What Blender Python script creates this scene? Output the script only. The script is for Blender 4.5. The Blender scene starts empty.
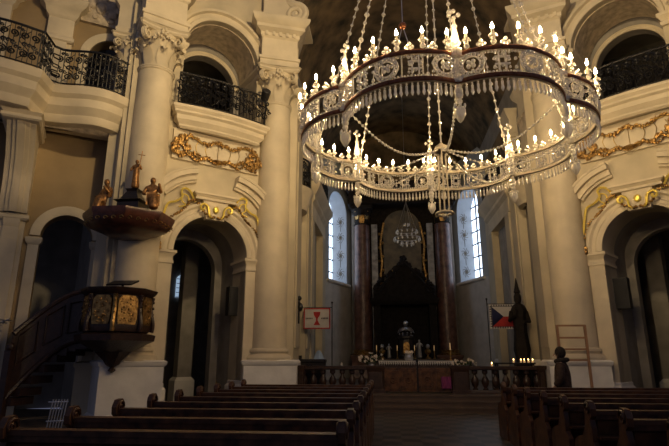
import bpy, math, random
from mathutils import Vector, Matrix
from mathutils.geometry import tessellate_polygon
random.seed(7)
PI = math.pi
S = bpy.context.scene
COL = S.collection

# ------------------------------------------------------------------ camera, world, exposure
F, TILT, YAW = 510.0, math.atan(134/510.0), math.radians(5.793)
cd = bpy.data.cameras.new('camera'); cam = bpy.data.objects.new('camera', cd); COL.objects.link(cam)
cd.sensor_width = 36; cd.lens = F*36/669; cd.clip_end = 200
cam.location = (-1.0, 0, 1.6); cam.rotation_euler = (PI/2+TILT, 0, YAW)
S.camera = cam
w = bpy.data.worlds.new('world'); S.world = w; w.use_nodes = True
w.node_tree.nodes['Background'].inputs[0].default_value = (0.58, 0.62, 0.95, 1)
w.node_tree.nodes['Background'].inputs[1].default_value = 0.13
S.view_settings.view_transform = 'Standard'; S.view_settings.look = 'None'
S.view_settings.gamma = 1; S.view_settings.use_curve_mapping = False
S.view_settings.exposure = 0.0
BULB, PANE = 560.0, 2.6
def add_fill_spot(x, y, z, target, watts, deg, col=(1.0, .73, .37)):      # added unseen spots, no real lamps, to brighten upper walls and vault
    l = bpy.data.lights.new('fill_spot', 'SPOT'); l.energy = watts; l.spot_size = math.radians(deg); l.spot_blend = 1.0; l.color = col; l.shadow_soft_size = .35
    o = bpy.data.objects.new('fill_spot', l); COL.objects.link(o); o.location = (x, y, z)
    o.rotation_euler = (Vector(target)-Vector((x, y, z))).to_track_quat('-Z', 'Y').to_euler()
add_fill_spot(3.0, 2.0, 13.5, (-6.4, 15.0, 10.6), 6500, 52)
add_fill_spot(-3.0, 2.0, 13.5, (6.4, 15.0, 10.6), 5000, 52)
add_fill_spot(2.0, 1.0, 13.0, (-12.0, 12.0, 10.5), 500, 46)
add_fill_spot(0, 3.0, 13.5, (0, 24.0, 14.0), 1500, 40)

# ------------------------------------------------------------------ materials
def mat(name, col, rough=0.6, metal=0.0, var=0.12, scale=3.0, bump=0.0, bscale=20.0, emit=None, estr=0.0, spec=0.5, col2=None):
    m = bpy.data.materials.new(name); m.use_nodes = True; nt = m.node_tree; b = nt.nodes['Principled BSDF']
    b.inputs['Roughness'].default_value = rough; b.inputs['Metallic'].default_value = metal
    b.inputs['Specular IOR Level'].default_value = spec
    tc = nt.nodes.new('ShaderNodeTexCoord')
    n = nt.nodes.new('ShaderNodeTexNoise'); n.inputs['Scale'].default_value = scale; n.inputs['Detail'].default_value = 6
    nt.links.new(tc.outputs['Object'], n.inputs['Vector'])
    r = nt.nodes.new('ShaderNodeValToRGB')
    c2 = col2 or tuple(max(0, c*(1-var*2)) for c in col)
    r.color_ramp.elements[0].color = (*c2, 1); r.color_ramp.elements[1].color = (*[min(1, c*(1+var*.5)) for c in col], 1)
    r.color_ramp.elements[0].position = 0.3; r.color_ramp.elements[1].position = 0.65
    nt.links.new(n.outputs['Fac'], r.inputs['Fac']); nt.links.new(r.outputs['Color'], b.inputs['Base Color'])
    if bump > 0:
        n2 = nt.nodes.new('ShaderNodeTexNoise'); n2.inputs['Scale'].default_value = bscale; n2.inputs['Detail'].default_value = 8
        nt.links.new(tc.outputs['Object'], n2.inputs['Vector'])
        bp = nt.nodes.new('ShaderNodeBump'); bp.inputs['Strength'].default_value = bump; bp.inputs['Distance'].default_value = 0.03
        nt.links.new(n2.outputs['Fac'], bp.inputs['Height']); nt.links.new(bp.outputs['Normal'], b.inputs['Normal'])
    if emit:
        b.inputs['Emission Color'].default_value = (*emit, 1); b.inputs['Emission Strength'].default_value = estr
    return m
STONE = mat('cream_stone', (.60, .52, .38), .65, var=.10, scale=1.3, bump=.15, bscale=6)
PLASTER = mat('cream_plaster', (.53, .46, .33), .75, var=.12, scale=.9, bump=.1, bscale=5)
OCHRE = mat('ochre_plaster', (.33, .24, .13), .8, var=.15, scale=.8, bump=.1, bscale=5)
APSEST = mat('grey_apse_plaster', (.50, .48, .46), .7, var=.1, scale=2)
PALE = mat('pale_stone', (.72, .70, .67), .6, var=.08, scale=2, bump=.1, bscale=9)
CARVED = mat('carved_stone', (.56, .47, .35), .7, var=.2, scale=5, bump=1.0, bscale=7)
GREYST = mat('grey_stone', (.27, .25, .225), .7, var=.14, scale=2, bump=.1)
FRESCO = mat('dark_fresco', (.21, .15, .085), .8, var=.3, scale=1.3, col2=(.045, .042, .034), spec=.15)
MARBLE = mat('red_marble', (.15, .075, .055), .35, var=.3, scale=3.5, col2=(.05, .022, .018))
BLUEMARB = mat('grey_blue_marble', (.30, .32, .40), .3, var=.3, scale=3)
ALTW = mat('blackened_altar_wood', (.016, .012, .010), .75, var=.3, scale=6, spec=.2)
BLACKW = mat('black_wood', (.014, .010, .009), .38, var=.3, scale=6)
WOOD = mat('pew_wood', (.10, .042, .018), .45, var=.25, scale=7, bump=.1, bscale=30, col2=(.024, .010, .006), spec=.35)
WOOD2 = mat('dark_carved_wood', (.036, .016, .010), .42, var=.25, scale=8, bump=.3, bscale=18)
RACKW = mat('light_rack_wood', (.30, .16, .08), .5)
GOLD = mat('gilding', (.66, .46, .15), .32, metal=1.0, var=.15, scale=12)
DGOLD = mat('aged_gilding', (.44, .27, .09), .38, metal=.85, var=.35, scale=9, bump=.3, bscale=30, col2=(.10, .05, .02))
BRIGHTG = mat('bright_gilding', (1.0, .78, .16), .35, metal=.6, var=.05)
IRON = mat('black_iron', (.012, .012, .014), .4, metal=.4)
COPPER = mat('copper_rim', (.23, .085, .04), .32, metal=.75, var=.2, scale=15)
BLACK = mat('black_plastic', (.012, .012, .013), .5)
COAT = mat('dark_coat', (.045, .024, .017), .9, var=.3, scale=12, bump=.4)
FUR = mat('dark_fur', (.02, .014, .011), .95, var=.4, scale=30, bump=1, bscale=60)
SKIN = mat('skin', (.42, .25, .18), .6, var=.05)
CLOTHW = mat('white_cloth', (.50, .48, .46), .85, var=.06)
RED = mat('red_cloth', (.38, .02, .02), .8)
NAVY = mat('navy_cloth', (.012, .018, .07), .8)
LEAFG = mat('dark_leaves', (.03, .05, .02), .7)
PETAL = mat('white_petals', (.8, .7, .58), .7)
PURPLE = mat('purple_cloth', (.20, .03, .13), .8)
BLUECL = mat('pale_blue_cloth', (.28, .38, .55), .8)
WAX = mat('candle_wax', (.8, .68, .48), .5, emit=(1, .55, .2), estr=.25)
FLAME = mat('flame', (1, .7, .3), .5, emit=(1, .55, .18), estr=14)
CERAM = mat('cream_candle_sleeve', (.42, .36, .26), .4, emit=(1, .72, .38), estr=.0)
BULBM = mat('bulb_glow', (1, .8, .5), .4, emit=(1.0, .69, .34), estr=BULB)
PANEM = mat('daylit_pane', (.8, .9, 1), .3, emit=(.66, .80, 1.0), estr=PANE)
AISLEM = mat('aisle_window_glass', (.6, .75, 1), .3, emit=(.55, .75, 1.0), estr=.5)
LEAD = mat('window_lead', (.05, .055, .065), .6)
SILVER = mat('silver', (.6, .6, .62), .3, metal=.9)
REVEAL = mat('ornamented_plaster', (.36, .39, .43), .7, var=.05)

def crystal():
    m = bpy.data.materials.new('crystal'); m.use_nodes = True; nt = m.node_tree; nt.nodes.clear()
    o = nt.nodes.new('ShaderNodeOutputMaterial'); g = nt.nodes.new('ShaderNodeBsdfGlossy'); g.inputs['Roughness'].default_value = .12
    g.inputs['Color'].default_value = (.95, .93, .88, 1)
    d = nt.nodes.new('ShaderNodeBsdfDiffuse'); d.inputs['Color'].default_value = (.8, .78, .72, 1)
    t = nt.nodes.new('ShaderNodeBsdfTransparent'); tl = nt.nodes.new('ShaderNodeBsdfTranslucent'); tl.inputs['Color'].default_value = (.85, .82, .74, 1)
    m1 = nt.nodes.new('ShaderNodeMixShader'); m1.inputs[0].default_value = .6
    m2 = nt.nodes.new('ShaderNodeMixShader'); m2.inputs[0].default_value = .42
    m3 = nt.nodes.new('ShaderNodeMixShader'); m3.inputs[0].default_value = .22
    nt.links.new(d.outputs[0], m1.inputs[1]); nt.links.new(tl.outputs[0], m1.inputs[2])
    nt.links.new(m1.outputs[0], m2.inputs[1]); nt.links.new(g.outputs[0], m2.inputs[2])
    nt.links.new(m2.outputs[0], m3.inputs[1]); nt.links.new(t.outputs[0], m3.inputs[2])
    nt.links.new(m3.outputs[0], o.inputs[0]); return m
CRYST = crystal()

def tiles():
    m = bpy.data.materials.new('floor_tiles'); m.use_nodes = True; nt = m.node_tree; b = nt.nodes['Principled BSDF']
    b.inputs['Roughness'].default_value = .38
    tc = nt.nodes.new('ShaderNodeTexCoord'); mp = nt.nodes.new('ShaderNodeMapping'); mp.inputs['Rotation'].default_value = (0, 0, PI/4)
    ck = nt.nodes.new('ShaderNodeTexChecker'); ck.inputs['Scale'].default_value = 2.6
    ck.inputs['Color1'].default_value = (.13, .10, .08, 1); ck.inputs['Color2'].default_value = (.035, .03, .028, 1)
    nt.links.new(tc.outputs['Object'], ck.inputs['Vector'])
    n = nt.nodes.new('ShaderNodeTexNoise'); n.inputs['Scale'].default_value = 4
    mx = nt.nodes.new('ShaderNodeMixRGB'); mx.blend_type = 'MULTIPLY'; mx.inputs[0].default_value = .5
    nt.links.new(ck.outputs['Color'], mx.inputs[1]); nt.links.new(n.outputs['Color'], mx.inputs[2]); nt.links.new(mx.outputs[0], b.inputs['Base Color'])
    return m
TILES = tiles()

def painting_mat():
    m = mat('dim_oil_painting', (.11, .085, .055), .45, var=.4, scale=1.6, col2=(.018, .018, .02)); return m
PAINT = painting_mat()

# ------------------------------------------------------------------ mesh builder
class G:
    def __init__(s): s.v = []; s.f = []; s.M = None
    def add(s, vs, fs):
        o = len(s.v)
        if s.M is not None: vs = [s.M @ Vector(v) for v in vs]
        s.v += [tuple(v) for v in vs]; s.f += [tuple(i+o for i in f) for f in fs]; return s
    def box(s, x0, x1, y0, y1, z0, z1):
        return s.add([(x0,y0,z0),(x1,y0,z0),(x1,y1,z0),(x0,y1,z0),(x0,y0,z1),(x1,y0,z1),(x1,y1,z1),(x0,y1,z1)],
                     [(0,3,2,1),(4,5,6,7),(0,1,5,4),(1,2,6,5),(2,3,7,6),(3,0,4,7)])
    def cbox(s, c, sz): return s.box(c[0]-sz[0]/2, c[0]+sz[0]/2, c[1]-sz[1]/2, c[1]+sz[1]/2, c[2]-sz[2]/2, c[2]+sz[2]/2)
    def plate(s, outer, holes=(), y0=0, y1=1):      # polygon in (x,z), extruded along y
        loops = [list(outer)] + [list(h) for h in holes]
        flat = [p for l in loops for p in l]; n = len(flat)
        tris = tessellate_polygon([[Vector((p[0], p[1], 0)) for p in l] for l in loops])
        vs = [(p[0], y0, p[1]) for p in flat] + [(p[0], y1, p[1]) for p in flat]
        fs = [tuple(t) for t in tris] + [tuple(i+n for i in reversed(t)) for t in tris]
        o = 0
        for l in loops:
            k = len(l)
            for i in range(k): a, b = o+i, o+(i+1) % k; fs.append((a, b, b+n, a+n))
            o += k
        return s.add(vs, fs)
    def flatplate(s, outer, z0, z1):                # polygon in (x,y), extruded along z
        return s.stack(outer, [(0, z0), (0, z1)])
    def lathe(s, prof, seg=24, c=(0, 0, 0), a0=0, a1=2*PI, lobes=0, la=0):
        full = abs(a1-a0-2*PI) < 1e-6; k = seg if full else seg+1; vs = []
        for r, z in prof:
            for i in range(k):
                a = a0+(a1-a0)*i/seg; q = r*(1+la*math.cos(lobes*a)) if lobes else r
                vs.append((c[0]+q*math.cos(a), c[1]+q*math.sin(a), c[2]+z))
        fs = []
        for j in range(len(prof)-1):
            for i in range(seg):
                i2 = (i+1) % k; fs.append((j*k+i, j*k+i2, (j+1)*k+i2, (j+1)*k+i))
        if full:
            if prof[0][0] > 1e-4: fs.append(tuple(range(k))[::-1])
            if prof[-1][0] > 1e-4: fs.append(tuple((len(prof)-1)*k+i for i in range(k)))
        return s.add(vs, fs)
    def sphere(s, c, r, seg=10, rings=6, sz=1.0, sx=1, sy=1):
        vs = []; fs = []
        for j in range(rings+1):
            t = PI*j/rings
            for i in range(seg):
                a = 2*PI*i/seg; vs.append((c[0]+sx*r*math.sin(t)*math.cos(a), c[1]+sy*r*math.sin(t)*math.sin(a), c[2]-sz*r*math.cos(t)))
        for j in range(rings):
            for i in range(seg): fs.append((j*seg+i, j*seg+(i+1) % seg, (j+1)*seg+(i+1) % seg, (j+1)*seg+i))
        return s.add(vs, fs)
    def tube(s, pts, r, seg=6, closed=False):
        pts = [Vector(p) for p in pts]; n = len(pts)
        if n < 2: return s
        rs = r if isinstance(r, (list, tuple)) else [r]*n; vs = []; prev = None
        for i, p in enumerate(pts):
            if closed: t = pts[(i+1) % n]-pts[i-1]
            else: t = pts[min(i+1, n-1)]-pts[max(i-1, 0)]
            if t.length < 1e-9: t = Vector((0, 0, 1))
            t.normalize()
            if prev is None:
                h = Vector((0, 0, 1)) if abs(t.z) < .9 else Vector((1, 0, 0)); a = t.cross(h).normalized()
            else:
                a = prev-t*prev.dot(t)
                a = a.normalized() if a.length > 1e-6 else t.orthogonal().normalized()
            prev = a; b = t.cross(a)
            for k in range(seg):
                q = 2*PI*k/seg; vs.append(p+(a*math.cos(q)+b*math.sin(q))*rs[i])
        fs = []
        for i in range(n if closed else n-1):
            j = (i+1) % n
            for k in range(seg): fs.append((i*seg+k, i*seg+(k+1) % seg, j*seg+(k+1) % seg, j*seg+k))
        if not closed: fs += [tuple(range(seg))[::-1], tuple((n-1)*seg+k for k in range(seg))]
        return s.add(vs, fs)
    def stack(s, path, prof):                       # closed (x,y) path, rings offset outward by prof (out, z)
        n = len(path); P = [Vector((p[0], p[1])) for p in path]
        area = sum(P[i].x*P[(i+1) % n].y-P[(i+1) % n].x*P[i].y for i in range(n))
        if area < 0: P.reverse()
        N = []
        for i in range(n):
            e1 = (P[i]-P[i-1]).normalized(); e2 = (P[(i+1) % n]-P[i]).normalized()
            n1 = Vector((e1.y, -e1.x)); n2 = Vector((e2.y, -e2.x)); m = n1+n2
            m = m/max(.3, m.dot(n1)) if m.length > 1e-6 else n1
            N.append(m)
        vs = [(P[i].x+N[i].x*o, P[i].y+N[i].y*o, z) for o, z in prof for i in range(n)]; fs = []
        for j in range(len(prof)-1):
            for i in range(n): fs.append((j*n+i, j*n+(i+1) % n, (j+1)*n+(i+1) % n, (j+1)*n+i))
        for off, flip in ((0, True), ((len(prof)-1)*n, False)):
            z = prof[0][1] if flip else prof[-1][1]
            tr = tessellate_polygon([[Vector((vs[off+i][0], vs[off+i][1], 0)) for i in range(n)]])
            fs += [tuple(off+i for i in (t[::-1] if flip else t)) for t in tr]
        return s.add(vs, fs)
    def arc(s, cx, cz, prof, a0=0, a1=PI, seg=28, y=0):   # closed profile [(r,y)] swept round an axis along y
        n = len(prof); vs = []
        for i in range(seg+1):
            a = a0+(a1-a0)*i/seg
            for r, yy in prof: vs.append((cx+r*math.cos(a), y+yy, cz+r*math.sin(a)))
        fs = [(i*n+k, i*n+(k+1) % n, (i+1)*n+(k+1) % n, (i+1)*n+k) for i in range(seg) for k in range(n)]
        fs += [tuple(range(n)), tuple(seg*n+k for k in range(n))[::-1]]
        return s.add(vs, fs)
    def leaf(s, base, out, h, w_, curl=.25):        # an acanthus-like leaf standing at base, leaning along out
        o = Vector((out[0], out[1], 0)).normalized(); t = Vector((-o.y, o.x, 0)); b = Vector(base); vs = []; fs = []
        prof = [(0, 0, .7), (.02, .3, 1.0), (.05, .55, 1.05), (.14, .8, .95), (.30, .95, .75), (.42, .88, .45), (.42, .76, .1)]
        for d, z, ww in prof:
            for q, dd in ((-1, -.05), (-.5, .03), (0, .0), (.5, .03), (1, -.05)):
                vs.append(b+o*(d*h*curl*4*.5+dd*h*.3)+Vector((0, 0, z*h))+t*(q*w_*ww/2))
        for j in range(len(prof)-1):
            for i in range(4): fs.append((j*5+i, j*5+i+1, (j+1)*5+i+1, (j+1)*5+i))
        k = len(vs); vs += [v-o*.025 for v in vs]; fs += [tuple(i+k for i in reversed(f)) for f in fs]
        return s.add(vs, fs)
    def spiral(s, c, r, turns=1.6, a0=0, d=1, rt=.012, seg=5, plane='xz', n=22, taper=True, rend=.12):
        pts = []; rs = []
        for i in range(n+1):
            t = i/n; rr = r*(1-(1-rend)*t); a = a0+d*turns*2*PI*t
            x, z = rr*math.cos(a), rr*math.sin(a)
            pts.append((c[0]+x, c[1], c[2]+z) if plane == 'xz' else (c[0], c[1]+x, c[2]+z)); rs.append(rt*(1-.4*t) if taper else rt)
        return s.tube(pts, rs, seg)
    def obj(s, name, m, parent=None, angle=35, loc=(0, 0, 0)):
        me = bpy.data.meshes.new(name); me.from_pydata(s.v, [], s.f); me.materials.append(m)
        for p in me.polygons: p.use_smooth = True
        try: me.set_sharp_from_angle(angle=math.radians(angle))
        except Exception: pass
        import bmesh
        bm = bmesh.new(); bm.from_mesh(me); bmesh.ops.recalc_face_normals(bm, faces=bm.faces); bm.to_mesh(me); bm.free()
        return link(name, me, parent, loc)
def link(name, me, parent=None, loc=(0, 0, 0), rz=0):
    o = bpy.data.objects.new(name, me); COL.objects.link(o); o.location = loc; o.rotation_euler = (0, 0, rz)
    if parent: o.parent = parent
    return o
def thing(name, label, cat, loc=(0, 0, 0), rz=0, group=None):
    o = bpy.data.objects.new(name, None); COL.objects.link(o); o.empty_display_size = .2
    o.location = loc; o.rotation_euler = (0, 0, rz); return tag(o, label, cat, group)
def tag(o, label, cat, group=None):
    o['label'] = label; o['category'] = cat
    if group: o['group'] = group
    return o
def struct(o): o['kind'] = 'structure'; return o
def dup(root, loc, rz=None, label=None):
    def cp(o, par):
        c = o.copy(); COL.objects.link(c)
        if par: c.parent = par
        for ch in kids.get(o.name, ()): cp(ch, c)
        return c
    kids = {}
    for o in COL.objects:
        if o.parent: kids.setdefault(o.parent.name, []).append(o)
    r = cp(root, None); r.location = loc
    if rz is not None: r.rotation_euler = (0, 0, rz)
    if label: r['label'] = label
    return r
def arcpts(cx, cz, r, a0=0, a1=PI, n=24): return [(cx+r*math.cos(a0+(a1-a0)*i/n), cz+r*math.sin(a0+(a1-a0)*i/n)) for i in range(n+1)]
def archloop(cx, r, zs, z0): return [(cx-r, z0), (cx+r, z0)] + arcpts(cx, zs, r)
def rect(x0, x1, y0, y1): return [(x0, y0), (x1, y0), (x1, y1), (x0, y1)]
def circ(cx, cy, r, n=24, a=0): return [(cx+r*math.cos(a+2*PI*i/n), cy+r*math.sin(a+2*PI*i/n)) for i in range(n)]
def bez(p, n=8):      # Catmull-Rom through points
    out = []; P = [Vector(q) for q in p]
    for i in range(len(P)-1):
        a, b, c, d = P[max(i-1, 0)], P[i], P[i+1], P[min(i+2, len(P)-1)]
        for k in range(n):
            t = k/n; out.append(.5*((2*b)+(c-a)*t+(2*a-5*b+4*c-d)*t*t+(3*b-a-3*c+d)*t**3))
    out.append(P[-1]); return out

# ------------------------------------------------------------------ wall frames
P1, P2 = Vector((4.7, 16.0)), Vector((7.6, 13.6))
def dframe(s):       # diagonal wall, s=-1 left, +1 right: origin, angle (local x = rightwards in the photo, y into the wall)
    a, b = Vector((P1.x*s, P1.y)), Vector((P2.x*s, P2.y)); m = (a+b)/2; u = (a-b).normalized()*(-s)
    return m, math.atan2(u.y, u.x)
CORN = [(0, 0), (.06, 0), (.06, .05), (.03, .08), (.12, .16), (.12, .2), (.2, .28), (.22, .34), (.22, .38)]

# ------------------------------------------------------------------ floor, steps
g = G().box(-14, 14, -8, 16.2, -.2, 0); struct(g.obj('floor', TILES))
g = G().box(-5.3, 5.3, 17.2, 32.5, -.2, .45); struct(g.obj('floor_chancel', mat('chancel_floor', (.11, .09, .075), .45)))
t = thing('chancel_steps', 'dark low steps rising from the aisle to the communion rail', 'steps', (0, 16.2, 0))
STEPM = mat('dark_step_stone', (.085, .055, .04), .5)
for i, (y0, z1) in enumerate(((0, .15), (.33, .30), (.66, .45))):
    g = G(); g.box(-3.95, 3.95, y0, 1.0, (0 if i == 0 else z1-.15), z1-.04); g.box(-3.95, 3.95, y0-.03, 1.0, z1-.04, z1); g.obj('step', STEPM, t)
g = G().box(-8.5, -3.95, 16.2, 17.2, -.2, 0); struct(g.obj('floor_margin_left', TILES))
g = G().box(3.95, 8.5, 16.2, 17.2, -.2, 0); struct(g.obj('floor_margin_right', TILES))

# ------------------------------------------------------------------ diagonal walls
def diag_wall(s):

    m, rz = dframe(s); nm = 'left' if s < 0 else 'right'; c = -.15*(-s)
    L = (m.x, m.y, 0)
    xa, xb = (-2.9, 2.35) if s < 0 else (-2.35, 2.9)
    g = G()
    g.plate(rect(xa, xb, 0, 16), [archloop(c, 1.15, 4.6, .02), archloop(c, 1.28, 11.35, 9.02)], 0, .95)
    w1 = struct(g.obj('wall_diagonal_'+nm, PLASTER, None, loc=L)); w1.rotation_euler = (0, 0, rz)
    # passage and upper niche behind it
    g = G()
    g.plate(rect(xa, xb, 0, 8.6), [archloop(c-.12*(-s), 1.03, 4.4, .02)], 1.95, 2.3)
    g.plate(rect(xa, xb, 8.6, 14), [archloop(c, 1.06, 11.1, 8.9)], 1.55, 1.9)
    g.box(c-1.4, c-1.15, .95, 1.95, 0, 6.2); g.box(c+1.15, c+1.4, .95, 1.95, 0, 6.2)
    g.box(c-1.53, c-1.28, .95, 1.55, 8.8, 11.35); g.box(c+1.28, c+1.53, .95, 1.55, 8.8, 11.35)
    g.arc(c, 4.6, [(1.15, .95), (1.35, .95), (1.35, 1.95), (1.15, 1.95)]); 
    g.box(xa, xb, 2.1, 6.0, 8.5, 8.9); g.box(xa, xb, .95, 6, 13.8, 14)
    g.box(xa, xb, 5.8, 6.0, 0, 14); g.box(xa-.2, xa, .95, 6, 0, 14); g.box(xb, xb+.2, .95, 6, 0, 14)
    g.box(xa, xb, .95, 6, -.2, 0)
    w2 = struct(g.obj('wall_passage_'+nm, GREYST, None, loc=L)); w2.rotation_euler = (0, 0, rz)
    g = G(); g.arc(c, 11.35, [(1.28, .95), (1.5, .95), (1.5, 1.55), (1.28, 1.55)]); g.arc(c, 11.35, [(1.25, .18), (1.285, .18), (1.285, 1.5), (1.25, 1.5)])
    w3 = struct(g.obj('ceiling_niche_'+nm, CARVED, None, loc=L)); w3.rotation_euler = (0, 0, rz)
    win = thing('window_%d' % (3 if s < 0 else 4), '', '', (L[0], L[1], 0), rz); del win['label']; del win['category']; win['kind'] = 'structure'  # right-hand window is unseen, added to put dim light in the aisle
    xw = c+.95*(-s) if s < 0 else c+1.9; g = G(); g.plate(archloop(xw, .2, 4.6, 3.9), [], 5.72, 5.78); g.obj('window_pane', AISLEM, win)
    g = G()
    for i in range(1, 3): x = xw-.2+.133*i; g.box(x-.012, x+.012, 5.68, 5.72, 3.9, 4.75)
    for i in range(5): g.box(xw-.2, xw+.2, 5.68, 5.72, 3.9+.18*i, 3.92+.18*i)
    g.obj('window_bars', LEAD, win)
    t = thing('aisle_pillar', 'pale square pillar in the dim aisle seen through the %s archway' % nm, 'pillar', (L[0], L[1], 0), rz)
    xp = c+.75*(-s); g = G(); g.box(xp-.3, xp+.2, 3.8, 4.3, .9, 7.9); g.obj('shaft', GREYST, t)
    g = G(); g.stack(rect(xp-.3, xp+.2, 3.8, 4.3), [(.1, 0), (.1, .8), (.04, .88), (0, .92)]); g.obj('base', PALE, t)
    # pilaster strip inside the passage, lit edge
    t = thing('arch_surround', 'moulded stone arch with imposts framing the lower %s doorway' % ('left' if s < 0 else 'right'), 'archway', L, rz)
    g = G(); g.arc(c, 4.6, [(1.15, -.10), (1.22, -.12), (1.30, -.12), (1.34, -.08), (1.44, -.08), (1.50, -.14), (1.58, -.14), (1.58, 0), (1.15, 0)]); g.obj('archivolt', STONE, t)
    for q in (-1, 1):
        a, b = sorted((c+q*1.15, c+q*1.58))
        g = G(); g.box(a, b, -.08, .35, .9, 4.25); g.obj('jamb', STONE, t)
        g = G(); g.stack(rect(a, b, -.08, .9), [(0, 4.2), (.03, 4.2), (.03, 4.27), (.01, 4.3), (.01, 4.4), (.07, 4.5), (.09, 4.5), (.09, 4.58), (0, 4.6)]); g.obj('impost', STONE, t)
        g = G(); g.stack(rect(a, b, -.08, .9), [(.08, 0), (.08, .75), (.03, .82), (.03, .9), (0, .92)]); g.obj('plinth', PALE, t)
    g = G(); g.plate([(c-.28, 5.62), (c+.28, 5.62), (c+.40, 6.2), (c-.40, 6.2)], [], -.22, 0); g.obj('keystone', STONE, t)
    g = G(); g.stack(rect(c-.62, c+.62, -.25, 0), [(0, 6.2), (.04, 6.2), (.04, 6.25), (.0, 6.28), (.07, 6.36), (.09, 6.36), (.09, 6.42), (0, 6.42)]); g.obj('hood_moulding', STONE, t)
    t = thing('niche_surround', 'moulded round arch framing the niche above the %s balcony' % nm, 'archway', (L[0], L[1], 0), rz)
    g = G(); g.arc(c, 11.35, [(1.28, -.06), (1.34, -.10), (1.40, -.10), (1.43, -.05), (1.54, -.05), (1.58, -.15), (1.66, -.16), (1.66, 0), (1.28, 0)]); g.obj('archivolt', STONE, t)
    g = G(); g.arc(c, 11.1, [(1.06, 1.50), (1.12, 1.46), (1.22, 1.50), (1.22, 1.55), (1.06, 1.55)]); g.obj('inner_arch_moulding', STONE, t)
    for q in (-1, 1):
        a, b = sorted((c+q*1.28, c+q*1.62)); g = G(); g.stack(rect(a, b, -.08, 1.5), [(0, 10.95), (.03, 11.0), (.03, 11.06), (0, 11.1), (.06, 11.2), (.09, 11.24), (.09, 11.34), (0, 11.35)]); g.obj('impost', STONE, t)
    # broken pediment pieces: segmental arcs
    for q in (-1, 1):
        side = 'nearer the chancel' if q == -s else 'nearer the nave'
        p = thing('pediment_fragment', 'curved broken pediment moulding over %s archway, piece %s' % (nm, side), 'moulding', L, rz)
        g = G(); cx, cz = c+q*.35, 5.32
        a0, a1 = (math.radians(38), math.radians(80)) if q > 0 else (math.radians(100), math.radians(142))
        for (r0, r1, yy) in ((1.45, 1.52, -.12), (1.52, 1.68, -.20), (1.68, 1.82, -.34), (1.82, 1.88, -.38)):
            g.arc(cx, cz, [(r0, yy), (r1, yy-.02), (r1, 0), (r0, 0)], a0, a1, 14)
        g.obj('moulding_arc', STONE, p)
    # gilded scroll work on the archivolt
    t = thing('gilded_keystone_ornament', 'bright gilded scrolls and oval boss on the keystone of the %s arch' % nm, 'ornament', (L[0], L[1], 0), rz)
    g = G()
    for q in (-1, 1):
        pts = [(c+q*.14, -.28, 5.66), (c+q*.22, -.3, 5.74), (c+q*.24, -.3, 5.9), (c+q*.30, -.3, 6.02), (c+q*.42, -.3, 6.06), (c+q*.5, -.3, 5.97), (c+q*.46, -.3, 5.88), (c+q*.38, -.3, 5.90), (c+q*.39, -.3, 5.97)]
        g = G(); g.tube(bez(pts, 5), .034, 6); g.obj('scroll', BRIGHTG, t)
    g = G(); g.sphere((c, -.27, 5.93), .095, 12, 8, sz=1.15, sy=.4); g.obj('boss', BRIGHTG, t)
    g = G()
    for q in (-1, 1):
        for i in range(7):
            f = i/6; g.sphere((c+q*(.40-.34*f), -.29, 5.83-.14*math.sin(f*PI/2)-.03*(i % 2)), .045-.004*(6-i) % .02, 8, 5)
    g.obj('festoon', DGOLD, t)
    for q in (-1, 1):
        side = 'chancel' if q == -s else 'nave'
        t = thing('gilded_garland', 'gold linear cartouche and leafy garland trailing down the %s side of the %s arch' % (side, nm), 'ornament', L, rz)
        g = G()
        fr = [(.62, 6.12), (.78, 6.42), (.95, 6.50), (1.05, 6.42), (1.02, 6.22), (1.2, 6.05), (1.42, 5.95), (1.52, 5.6), (1.6, 5.2), (1.72, 4.98)]
        g.tube(bez([(c+q*x, -.12, z) for x, z in fr], 5), .034, 6)
        fr = [(.80, 6.0), (.84, 6.25), (1.0, 6.3), (1.02, 6.1), (.9, 5.98), (1.1, 5.9)]
        g.tube(bez([(c+q*x, -.12, z) for x, z in fr], 5), .022, 6)
        g.obj('gold_line', BRIGHTG, t)
        g = G(); rnd = random.Random(3)
        for i in range(26):
            f = i/25; x = .5+1.12*f; z = 6.12-.36*f-.9*f**3+.1*math.sin(f*9)
            r = rnd.uniform(.028, .055)*(1-.2*f); g.sphere((c+q*x, -.13-.03*rnd.random(), z+rnd.uniform(-.04, .04)), r, 7, 5, sz=rnd.uniform(.7, 1.3))
        for i in range(16):
            g.sphere((c+q*(1.66+rnd.uniform(-.09, .09)), -.17, 4.95-.55*rnd.random()), rnd.uniform(.04, .075), 7, 5, sz=1.3)
        g.obj('garland', DGOLD, t)
    # balcony
    t = thing('balcony', 'cream stone balcony with black scrolled iron railing over the %s archway' % nm, 'balcony', L, rz)
    n = 14; xs = [c-1.5+3.0*i/n for i in range(n+1)]
    front = [(x, -.42-.16*math.cos((x-c)/1.5*PI/2)) for x in xs]
    loop = front+[(c+1.5, 0), (c-1.5, 0)]
    fs = [(c+(x-c)*1.0, y) for x, y in loop]
    g = G(); g.stack(fs, [(-.22, 8.34), (-.16, 8.40), (-.16, 8.45), (-.05, 8.58), (-.05, 8.72), (.03, 8.78), (.03, 8.84), (.10, 8.92), (.10, 9.0), (-.1, 9.02)]); g.obj('slab', STONE, t)
    g = G(); g.stack(rect(c-1.42, c+1.42, -.10, 0), [(0, 7.4), (0, 8.36)]); g.obj('frieze_panel', STONE, t)
    def mp(f, z):     # f in 0..1 along the front, bulging outward low down
        x = c-1.45+2.9*f; b = .20*math.sin(max(0, min(1, (10.1-z)/1.05))*PI)
        return (x+(x-c)/1.45*b*.6*abs((x-c)/1.45)**4, -.38-.16*math.cos((x-c)/1.5*PI/2)-b, z)
    railing(t, mp, 3.0, 9.04, 10.1)
    # gilded foliage cartouche under the balcony
    t = thing('gilded_cartouche', 'long gilded foliage cartouche beneath the %s balcony' % nm, 'ornament', L, rz)
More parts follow.
